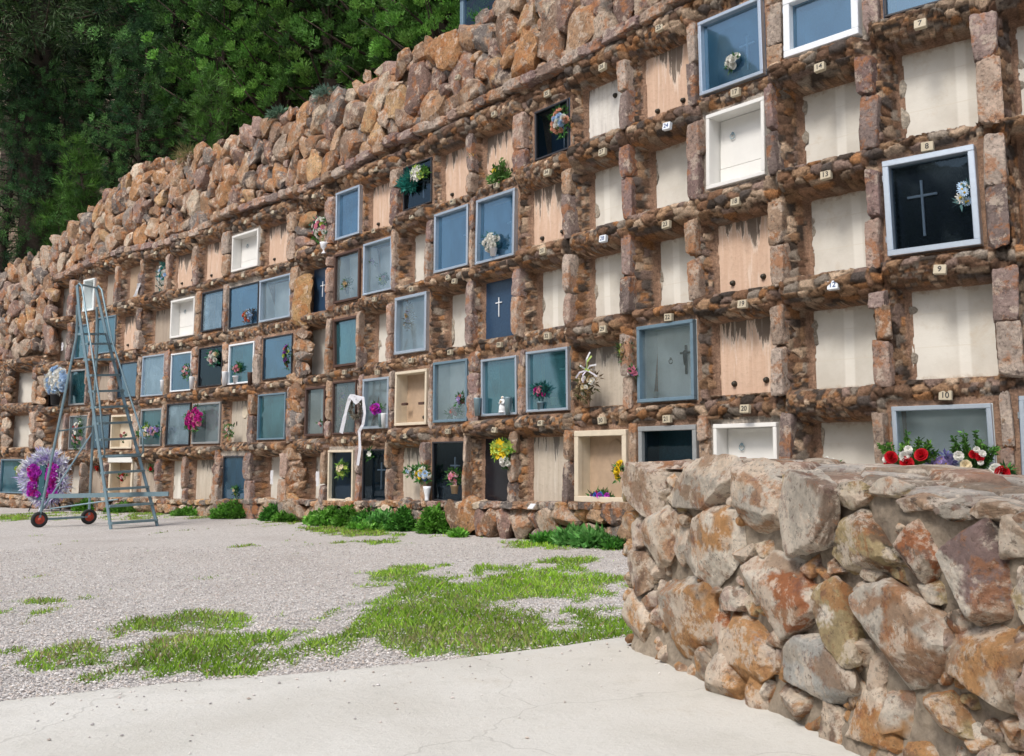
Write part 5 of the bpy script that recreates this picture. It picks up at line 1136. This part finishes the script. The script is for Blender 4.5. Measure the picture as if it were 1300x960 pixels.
def bouquet(name, label, px, py, rx, ry, cols, h, seed, n=9, r=None, kind='rose', cont=None, leaves=1., leafcol=((.04,.13,.03),(.06,.18,.04)), leafL=.035, group='flowers left at the niches', cat='flowers', cpx=None, depth=.05, cs=1., face=None):
    g = np.random.default_rng(seed); u, z = hit(px, py, h); Y = float(surf(u)[1]); t, nn, k = wall_axes(u); c = P3(np.array(u), h, z)
    cosv = .74; Rx = rx / F * Y / cosv; Rz = ry / F * Y; r = r or max(.018, min(Rx, Rz) * .42); root = empty(name, c - np.array([0, 0, Rz]), label, cat, group)
    hub = c - k * Rz * .75; st = MB(); allb = MB(); sep = r / Y * F > 4.2; ncol = len(cols)
    for i in range(n):
        a = i * 2.399 + g.uniform(-.3, .3); q = math.sqrt((i + .5) / n); o = t * math.cos(a) * Rx * q * .85 + k * math.sin(a) * Rz * q * .85; d = o * .8 / max(Rx, Rz) + nn * .75; p = c + o + nn * (depth * (1.1 - q) + g.uniform(-.01, .01))
        cc = FC[cols[int(g.integers(ncol))]]; bl = MB() if sep else allb; blossom(bl, p, d, r * g.uniform(.8, 1.15), cc, g, kind)
        if sep: bl.build('flower', 'petal', root, org=p)
        st.tube([hub - nn * .01, (hub + p) / 2 + nn * .01, p], .0022, 4, (.05, .14, .03))
    if allb.v: allb.build('blossoms', 'petal', root)
    nl = int(26 * leaves)
    for i in range(nl):
        a = g.uniform(0, 6.28); q = g.uniform(.3, 1.12); o = t * math.cos(a) * Rx * q + k * math.sin(a) * Rz * q; leaf_cloud(st, c + o - nn * .0 + nn * g.uniform(-.02, .02), o / max(Rx, Rz) * .8 + nn * .2, leafL, 6, leafL, leafL * .26, g, .2, np.array(leafcol[int(g.integers(len(leafcol)))]) * g.uniform(.8, 1.2))
    if leaves: st.build('leaves', 'leaf', root)
    if cont:
        q = cpx or (px, py + ry + 8); uu, zz = hit(q[0], q[1], h); vase(root, P3(np.array(uu), h, zz), cont, cs * .8 * Y / 9)
    return root
WV, WT, TP_, BK = ('vase', 'white_plastic'), ('tube', 'galvanised'), ('pot', 'terracotta'), ('pot', 'black_granite')
B = bouquet
B('flower_bouquet', 'tall pink, white and lime bouquet in a white urn high on the wall', 405, 289, 13, 17, ['pink', 'white', 'lime', 'white', 'coral'], .09, 1, 20, .030, 'small', ('urn', 'white_plastic'), 1.6, ((.03,.20,.13),(.08,.25,.05)), cpx=(411, 322), cs=.9)
B('flower_bouquet', 'drooping bouquet of peach and white roses hung in a dark niche', 710, 155, 11, 18, ['peach', 'white', 'peach', 'pale blue'], .04, 2, 14, .036, 'rose', None, 1.2)
B('flower_spray', 'white lilies with a bluish fern in the black niche under the crest', 531, 221, 12, 8, ['white', 'lime', 'white'], .06, 3, 8, .045, 'lily', None, 1.0, ((.10,.28,.05),(.2,.4,.08)))
B('fern_spray', 'feathery teal artificial fern beside the white lilies', 519, 232, 8, 9, ['teal'], .05, 33, 3, .02, 'small', None, 2.4, ((.02,.17,.14),(.03,.22,.18)), .06, cat='fern')
B('flower_bouquet', 'bouquet of yellow lilies and white blooms hung over the black slab', 636, 571, 15, 10, ['yellow', 'yellow', 'lime'], .10, 4, 9, .050, 'lily', None, 1.2, ((.12,.30,.04),(.2,.38,.06)))
B('flower_spray', 'small spray of white carnations hanging below the yellow lilies', 641, 586, 6, 6, ['white'], .12, 5, 6, .028, 'carn', None, .4)
B('flower_bouquet', 'blue, yellow and white daisies in a white vase beside a weathered slab', 536, 602, 12, 9, ['blue', 'yellow', 'white', 'white', 'pale blue'], .09, 6, 14, .030, 'small', ('vase', 'white_plastic'), 1.3, cpx=(542, 636), cs=1.05)
B('flower_spray', 'white sprigs reaching left of the blue and yellow daisies', 522, 599, 7, 5, ['white', 'pale blue'], .06, 7, 7, .018, 'small', None, .8)
B('flower_bouquet', 'pink and white flowers in a tan pot against a black niche', 576, 606, 9, 9, ['pink', 'pale pink', 'white'], .07, 8, 11, .024, 'small', ('pot', 'terracotta'), 1.1, cpx=(577, 627), cs=1.0)
B('flower_spray', 'low row of purple, magenta and blue flowers in the cream framed niche', 763, 630, 14, 5, ['violet', 'purple', 'blue', 'magenta'], -.02, 9, 11, .028, 'carn', None, 1.2)
B('flower_spray', 'yellow flowers hanging at the right side of the cream framed niche', 787, 598, 4, 12, ['yellow'], .05, 10, 8, .030, 'carn', None, .5)
B('flower_spray', 'yellow green flowers stuck on the dark door of a low niche', 434, 596, 8, 9, ['lime', 'cream', 'lime'], .05, 11, 9, .028, 'lily', None, 1.0, ((.14,.28,.05),))
B('single_flower', 'single white lily leaning on the black slab with a white cross', 472, 576, 3, 5, ['white'], .01, 12, 2, .030, 'lily', None, .4, cat='flower')
B('flower_bouquet', 'round magenta and pink carnation bouquet on the curtained niche', 246, 532, 17, 14, ['magenta', 'pink', 'magenta', 'magenta'], .13, 13, 34, .040, 'carn', None, 1.5)
B('flower_bouquet', 'blue, cream and green artificial spray right of the ladder', 183, 548, 11, 9, ['pale blue', 'cream', 'white', 'lime'], .12, 14, 14, .034, 'small', None, 1.5)
B('flower_bouquet', 'lilac pink flower cluster right of the blue and cream spray', 195, 547, 11, 6, ['lilac', 'pale pink', 'pale pink'], .13, 15, 18, .028, 'carn', None, .5)
B('flower_bouquet', 'pink and lime flowers with a white vase at the edge of a blue niche', 236, 472, 6, 9, ['pink', 'lime', 'pale pink'], .06, 16, 10, .026, 'small', ('tube', 'white_plastic'), .8, cpx=(243, 494), cs=.85)
B('flower_bouquet', 'pale pink roses and green leaves in the upper corner of a black niche', 271, 454, 9, 9, ['pale pink', 'white', 'cream'], .05, 17, 9, .040, 'rose', None, 1.2, ((.03,.16,.08),))
B('flower_spray', 'coral and white flowers at the bottom of the white rimmed dark niche', 315, 401, 8, 8, ['coral', 'pale blue', 'tan'], .04, 18, 12, .034, 'carn', None, .9, ((.10,.07,.05),))
B('flower_spray', 'purple flower garland hanging by the edge of a blue niche', 364, 452, 4, 15, ['purple', 'lime', 'dried rose'], .06, 19, 12, .030, 'small', None, .9)
B('dried_bouquet', 'dried brownish pink bouquet hanging inside the silver framed door', 520, 402, 5, 16, ['tan', 'dried rose', 'magenta', 'dried'], -.05, 20, 12, .028, 'small', None, 1.2, ((.22,.16,.08),(.3,.2,.1)), cat='dried flowers')
B('flower_bouquet', 'magenta dahlia in a dark pot inside a pale niche', 478, 519, 6, 6, ['magenta', 'violet'], .04, 21, 6, .045, 'carn', ('tube', 'galvanised'), .5, cpx=(483, 542), cs=.9)
B('dried_bouquet', 'dried brown bouquet behind glass beside the white ribbon', 437, 517, 11, 22, ['dried', 'tan', 'purple', 'dried rose'], -.08, 22, 22, .035, 'small', None, 1.8, ((.15,.10,.06),(.1,.12,.05)), cat='dried flowers')
B('dried_bouquet', 'large dried bouquet wrapped in clear film beside a weathered slab', 744, 487, 13, 20, ['tan', 'dried', 'cream', 'white'], .07, 23, 26, .022, 'small', None, 2.6, ((.17,.12,.07),(.24,.18,.10),(.12,.12,.05)), cat='dried flowers')
B('flower_spray', 'dried white and green spray hanging at the upper right of a weathered slab', 794, 445, 6, 15, ['white', 'lime', 'dried', 'tan'], .05, 24, 12, .022, 'small', None, 1.4, ((.08,.14,.05),(.15,.11,.07)))
B('flower_spray', 'small pink and white bow of flowers left of the crucifix niche', 804, 472, 5, 6, ['pink', 'white', 'lilac'], .06, 25, 7, .022, 'carn', None, .2)
B('flower_bouquet', 'white roses in a white pot behind the blue glass of an upper niche', 624, 308, 10, 11, ['white'], .055, 26, 9, .038, 'rose', ('pot', 'white_plastic'), .9, ((.04,.16,.14),), cpx=(626, 325), cs=1.0)
B('flower_spray', 'white flower fixed beside the cross on the topmost blue door', 932, 78, 7, 8, ['white'], .02, 27, 5, .036, 'rose', None, .2)
B('flower_spray', 'white flowers behind the right edge of the large dark door', 1225, 248, 5, 20, ['white', 'pale blue'], .01, 28, 7, .034, 'daisy', None, .3, ((.1,.2,.2),))
B('flower_bouquet', 'teal and pink flowers in a bowl inside a teal niche with a tall cross', 686, 497, 10, 7, ['pink', 'magenta', 'teal'], .02, 29, 7, .026, 'carn', ('pot', 'galvanised'), 1.3, ((.02,.13,.12),(.03,.16,.14)), cpx=(686, 520), cs=.9)
B('flower_spray', 'white and teal artificial flowers filling a narrow upper niche', 206, 351, 8, 16, ['white', 'teal', 'white', 'pale blue'], .06, 30, 22, .034, 'carn', None, 1.0, ((.03,.16,.14),))
B('flower_bouquet', 'bluish white bouquet over a black planter left of the ladder', 71, 484, 19, 20, ['white', 'pale blue', 'white'], .22, 31, 60, .065, 'carn', ('pot', 'dark_frame'), .3, ((.4,.5,.65),), cpx=(70, 514), cs=1.3)
B('flower_spray', 'red, white and green flowers behind the ladder brace', 98, 549, 9, 18, ['red', 'white', 'pale pink', 'green'], .04, 32, 14, .034, 'small', None, 1.6)
B('flower_spray', 'small dark red flowers on the cream niche behind the ladder', 157, 553, 5, 6, ['dried rose', 'red'], .02, 34, 5, .026, 'small', None, .3)
B('single_flower', 'red flower at the top left of the arched grey slab behind the ladder', 125, 594, 3, 3, ['coral', 'red'], -.02, 35, 3, .030, 'rose', None, .3, cat='flower')
B('single_flower', 'pale pink flower inside the niche with the carved lintel', 156, 606, 5, 4, ['pale pink', 'red'], .0, 36, 4, .032, 'rose', None, .4, cat='flower')
B('single_flower', 'single red rose on the grey slab right of the ladder', 193, 596, 3, 4, ['red'], .0, 37, 2, .036, 'rose', None, .5, cat='flower')
B('single_flower', 'white rose on the teal niche at the far left bottom', 25, 597, 6, 6, ['white', 'lime'], .03, 38, 4, .055, 'rose', None, .3, cat='flower')
B('flower_spray', 'small white and green flowers at the left of the carved cream slab', 291, 546, 6, 8, ['white', 'tan', 'pale pink'], .06, 39, 9, .024, 'small', None, 1.0)
B('single_flower', 'little pink flower at the corner of a milky glass door', 408, 538, 3, 3, ['pale pink', 'pink'], .03, 40, 3, .022, 'small', None, .1, cat='flower')
B('flower_spray', 'pink and red flowers standing in the pale niche with the teal frame', 577, 523, 8, 5, ['pink', 'red', 'coral'], -.06, 41, 8, .024, 'carn', None, .7)
B('flower_spray', 'mauve flowers at the right edge of the teal framed niche', 585, 507, 4, 6, ['lilac', 'dried rose'], .01, 42, 6, .022, 'small', None, .6)
B('single_flower', 'round purple flower behind the glass of a white framed niche', 474, 333, 3, 3, ['purple'], -.05, 43, 2, .036, 'carn', None, .1, cat='flower')
B('flower_spray', 'pink and green flowers in the lower corner of a white framed niche', 487, 356, 5, 6, ['pink', 'lime', 'white'], -.05, 44, 6, .024, 'small', None, .8)
B('flower_spray', 'dark flowers in a brown holder inside the brown framed niche', 441, 361, 5, 6, ['dried', 'tan'], -.03, 45, 5, .024, 'small', ('tube', 'brown_frame'), .7, cpx=(441, 374), cs=.7)
B('flower_spray', 'pink flowers in a white cup in the niche reflecting the ladder', 301, 468, 8, 5, ['pale pink', 'dried rose', 'pink'], .02, 46, 8, .026, 'small', ('pot', 'white_plastic'), .8, cpx=(299, 486), cs=.8)
B('single_flower', 'tiny yellow flower at the foot of the white plastered niche', 299, 623, 4, 5, ['cream', 'lime'], .02, 47, 3, .022, 'small', None, .6, cat='flower')
B('single_flower', 'yellow flower of the wild plant on the weathered niche', 629, 218, 3, 3, ['yellow'], .05, 48, 2, .026, 'daisy', None, .1, cat='flower')
B('single_flower', 'yellow flower beside the weathered slab left of the wild plant', 600, 198, 2, 2, ['yellow'], .05, 49, 1, .026, 'daisy', None, .1, cat='flower')
# arrangements standing behind the parapet at niche 10
arrangement('rose_arrangement', 'red and white roses in green foliage at the left of niche 10', 1151, 575, 24, 22, [(1131,581,'red',.040,'rose'),(1170,578,'red',.042,'rose'),(1151,588,'red',.042,'rose'),(1148,580,'white',.036,'carn'),(1128,592,'red',.034,'rose'),(1153,571,'white',.026,'carn'),(1125,584,'white',.024,'carn')], .14, 50, ((.08,.20,.03),(.14,.30,.05),(.05,.14,.03)))
arrangement('rose_arrangement', 'white and red flowers in tall dark foliage at the right of niche 10', 1237, 574, 22, 27, [(1217,579,'white',.030,'carn'),(1226,591,'cream',.034,'carn'),(1236,577,'red',.026,'rose'),(1244,581,'red',.024,'rose'),(1247,576,'white',.022,'carn'),(1240,571,'white',.020,'carn'),(1245,587,'white',.018,'carn')], .14, 51, ((.06,.16,.03),(.09,.22,.04),(.04,.11,.02)))
B('flower_spray', 'lilac lavender spray between the two rose arrangements', 1192, 586, 14, 8, ['lilac', 'lilac', 'pale blue'], .04, 52, 12, .020, 'small', None, 1.2, ((.3,.26,.5),(.12,.12,.3)))
B('single_flower', 'white rose with a red bud at the right of niche 10', 1270, 600, 6, 5, ['white', 'red'], .16, 53, 3, .038, 'rose', None, .6, cat='flower')
B('flower_spray', 'white crumpled flowers at the foot of the cream panel under number 11', 1054, 590, 8, 8, ['white'], .03, 54, 7, .035, 'carn', None, .1)
# ================================================================== wreaths, ribbons, vases, figures
def big_wreath():
    g = np.random.default_rng(81); px, py = 60, 606; u, z = hit(px, py, .55); t, nn, k = wall_axes(u); nn = nn * .6 + np.array([.1, -.8, 0]); nn /= np.linalg.norm(nn); t = np.cross(k, nn) * -1; t = np.cross(nn, k); t = -t if t[0] < 0 else t
    c = P3(np.array(u), .55, z); Rr = 31 / F * c[1]; root = empty('funeral_wreath', c - k * Rr, 'large white and lilac funeral wreath with two magenta rows leaning on its easel', 'wreath')
    lv = MB()
    for i in range(520):
        a = g.uniform(0, 6.28); q = .15 + .85 * math.sqrt(g.random()); p = c + (t * math.cos(a) + k * math.sin(a)) * Rr * q * g.uniform(.9, 1.08) + nn * .06 * g.random()
        leaf_cloud(lv, p, (t * math.cos(a) + k * math.sin(a)) * 1.0 + nn * .5, .08, 6, .085, .014, g, 0, np.array([(.66,.70,.80),(.74,.75,.80),(.46,.38,.66),(.78,.79,.82)][int(g.integers(4))]))
    lv.build('white_foliage', 'petal', root)
    for j, x in enumerate((-.42, .42)):
        mb = MB()
        for i in range(44):
            p = c + t * (x + g.normal(0, .10)) * Rr + k * (g.uniform(-.72, .48)) * Rr + nn * .12; blossom(mb, p, nn + g.normal(0, .25, 3), .058, FC['violet'] if g.random() < .6 else FC['magenta'], g, 'carn')
        mb.build('magenta_row', 'petal', root, org=c + t * x * Rr)
    mb = MB()
    for i in range(30): a = g.uniform(0, 3.14); blossom(mb, c + (t * math.cos(a) * .6 + k * math.sin(a) * .75) * Rr + nn * .1, nn, .04, FC['lilac'], g, 'carn')
    mb.build('lilac_blossoms', 'petal', root)
    mb = MB(); mb.box((-.05, 0, -.9), (.05, .02, .5), lambda v: c + v[:, :1] * t + v[:, 1:2] * nn * 2 + nn * .09 + v[:, 2:3] * k * Rr); mb.build('sash', 'teal_slab', root)
    mb = MB(); gzv = float(gz(c[0], 0))
    for x in (-.35, .35): f0 = c + t * x * Rr * 1.5; f0 = np.array([f0[0], f0[1], gzv]) + nn * .12; mb.tube([f0, c + t * x * .2 * Rr + k * Rr * .6 - nn * .04], .009, 6)
    f0 = np.array([c[0], c[1], gzv]) - nn * .38; mb.tube([f0, c + k * Rr * .6 - nn * .05], .009, 6); mb.build('easel', 'dark_frame', root)
big_wreath()
def ribbon_strip(mb, pts, w, g, col=(.7, .7, .74)):
    P = [np.array(p) for p in pts]; V = []
    for i, p in enumerate(P):
        d = P[min(i + 1, len(P) - 1)] - P[max(i - 1, 0)]; d /= np.linalg.norm(d); s = np.cross(d, np.array([-.6, -.8, 0])); s /= np.linalg.norm(s); tw = g.uniform(-.2, .2); s = s * math.cos(tw) + np.array([-.6, -.8, 0]) * math.sin(tw); V += [p - s * w / 2, p + s * w / 2]
    mb.add(V, [[2 * i, 2 * i + 1, 2 * i + 3, 2 * i + 2] for i in range(len(P) - 1)], col)
def ribbon_wreath():
    g = np.random.default_rng(83); c = wpt(452, 517, .10); u = hit(452, 517, .10)[0]; t, nn, k = wall_axes(u); root = empty('ribbon_wreath', c - k * .14, 'small dried wreath draped with a long white satin ribbon on the wall', 'wreath')
    mb = MB()
    for i in range(70): a = g.uniform(0, 6.28); leaf_cloud(mb, c + (t * math.cos(a) * .09 + k * math.sin(a) * .10), t * math.cos(a) + k * math.sin(a), .03, 5, .04, .010, g, 0, np.array([(.30,.28,.24),(.42,.40,.36),(.2,.17,.12)][int(g.integers(3))]))
    mb.build('dried_ring', 'leaf', root); mb = MB()
    W = lambda x, y, h=.14: wpt(x, y, h)
    sm = lambda pts: [np.array(pts[0])] + [a * (1 - q) + b * q for a, b in zip(pts[:-1], pts[1:]) for q in (.33, .66, 1)]
    ribbon_strip(mb, sm([W(451, 504), W(445, 503), W(441, 515), W(437, 532), W(433, 550)]), .055, g); ribbon_strip(mb, sm([W(451, 504), W(461, 506), W(463, 525), W(461, 538), W(456, 548), W(457, 570), W(454, 591)]), .044, g); ribbon_strip(mb, sm([W(446, 504, .16), W(452, 511, .17), W(458, 505, .16)]), .05, g)
    mb.build('ribbon', 'ribbon', root)
ribbon_wreath()
def bow():
    g = np.random.default_rng(84); root = empty('ribbon_bow', wpt(745, 470, .1), 'white and lime ribbon bow tied above the large dried bouquet', 'bow'); mb = MB()
    for a, b, cl in (((745,470),(731,480),(.7,.66,.75)),((745,470),(736,464),(.75,.75,.78)),((745,470),(758,478),(.7,.68,.75)),((745,470),(757,463),(.75,.75,.78)),((745,470),(751,452),(.45,.60,.18)),((745,470),(749,447),(.75,.75,.78)),((745,470),(740,486),(.72,.66,.78)),((742,470),(749,471),(.4,.55,.12))):
        p, q = wpt(*a, .1), wpt(*b, .13); ribbon_strip(mb, [p, (p + q) / 2 + np.array([-.02, -.03, .01]), q], .015, g, cl)
    mb.build('loops', 'petal', root)
bow()
def statue():
    px, py = 638, 524; n = BY[(2, 16)]; base = wpt(px, py, .035); root = empty('saint_figurine', base, 'small white robed saint figurine on the ledge of a teal niche', 'figurine'); s = .155
    prof = [(0, 0), (.26, 0), (.27, .05), (.22, .08), (.24, .12), (.22, .35), (.17, .55), (.18, .68), (.20, .76), (.16, .82), (.07, .85), (.07, .87), (.095, .90), (.10, .94), (.085, .985), (.04, 1.02), (0, 1.03)]
    MB().lathe([(r * s, z * s) for r, z in prof], 20, base, sx=1, sy=.8).build('robe', 'white_plastic', root, smooth=True)
    mb = MB(); t, nn, k = wall_axes(hit(px, py)[0])
    for sg in (-1, 1): mb.tube([base + t * sg * .19 * s + k * .74 * s, base + t * sg * .20 * s + nn * .1 * s + k * .55 * s, base + t * sg * .03 * s + nn * .24 * s + k * .60 * s], [.055 * s, .06 * s, .035 * s], 8)
    mb.build('arm', 'white_plastic', root, smooth=True); mb = MB(); v, f = ICO[2]; mb.add(base + k * .93 * s + nn * .03 * s + v * .085 * s, f); mb.build('head', 'cream_stone', root, smooth=True)
    mb = MB(); v, f = ICO[1]; mb.add(base + k * .66 * s + nn * .22 * s + t * .08 * s + v * np.array([.05, .05, .07]) * s * 1.6, f); mb.build('child', 'tan_slab', root, smooth=True)
statue()
def lone_vase(px, py, kind, label, h=.05, s=1.):
    b = wpt(px, py, h); root = empty('flower_vase', b, label, 'vase', 'empty vases at the niches'); vase(root, b, kind, s * .8 * b[1] / 9)
lone_vase(606, 528, WT, 'steel flower vase left of the saint figurine', .07, 1.25); lone_vase(645, 527, WT, 'steel flower vase right of the saint figurine', .05, 1.25)
lone_vase(285, 490, ('tube', 'white_plastic'), 'white metal vase left of the niche reflecting the ladder', .06, 1.0); lone_vase(317, 489, ('tube', 'brown_frame'), 'brown vase right of the niche reflecting the ladder', .06, .9)
lone_vase(206, 497, ('tube', 'white_plastic'), 'white vase at the lower right of the curtained silver door', .06, .8)
lone_vase(487, 543, ('tube', 'white_plastic'), 'white vase right of the magenta dahlia', .05, 1.0); lone_vase(833, 505, ('pot', 'white_marble'), 'white candle cup inside the crucifix niche', -.06, .7)
lone_vase(703, 514, ('pot', 'wax'), 'yellow candle pot inside the teal niche with a tall cross', -.06, .9)
def papers():
    for px, py, w, h_, lab in ((174, 368, .05, .10, 'crumpled white paper hanging out of a dark upper niche'), (537, 771 * 0 + 643, .05, .03, None), (345, 606, .035, .09, 'white note stuck beside a cream panel near the rubble pier'), (403, 608, .03, .09, 'white note on the narrow cream panel right of the rubble pier'), (79, 440, .03, .07, 'white note on the upper cream panel left of the ladder')):
        if not lab: continue
        g = np.random.default_rng(px); c = wpt(px, py, -.02 if px > 300 else .10); u = hit(px, py)[0]; t, nn, k = wall_axes(u); nx = 6; xs = np.linspace(-w, w, nx); zs = np.linspace(-h_, h_, nx); X, Z = np.meshgrid(xs, zs); D = g.normal(0, .008 if px < 300 else .003, X.shape)
        sk = .6 if px == 174 else 0; V = c + (X.ravel()[:, None] + Z.ravel()[:, None] * sk) * t + D.ravel()[:, None] * nn + Z.ravel()[:, None] * k; ii = np.arange(36).reshape(6, 6); f = np.stack([ii[:-1, :-1], ii[:-1, 1:], ii[1:, 1:], ii[1:, :-1]], -1).reshape(-1, 4)
        o = MB().add(V, f).build('paper_note', 'paper', None, org=c); tag(o, lab, 'paper')
papers()
o = MB(); c0 = wpt(675, 643, .16); t, nn, k = wall_axes(hit(675, 643)[0]); o.box((-.035, -.004, -.03), (.035, .004, .03), lambda v: c0 + v[:, :1] * t + v[:, 1:2] * (nn * .7 + k * .7) + v[:, 2:3] * (k * .7 - nn * .7)); tag(o.build('stone_tag', 'paper', None, org=c0), 'small white tag lying on the plinth below a weathered slab', 'paper')
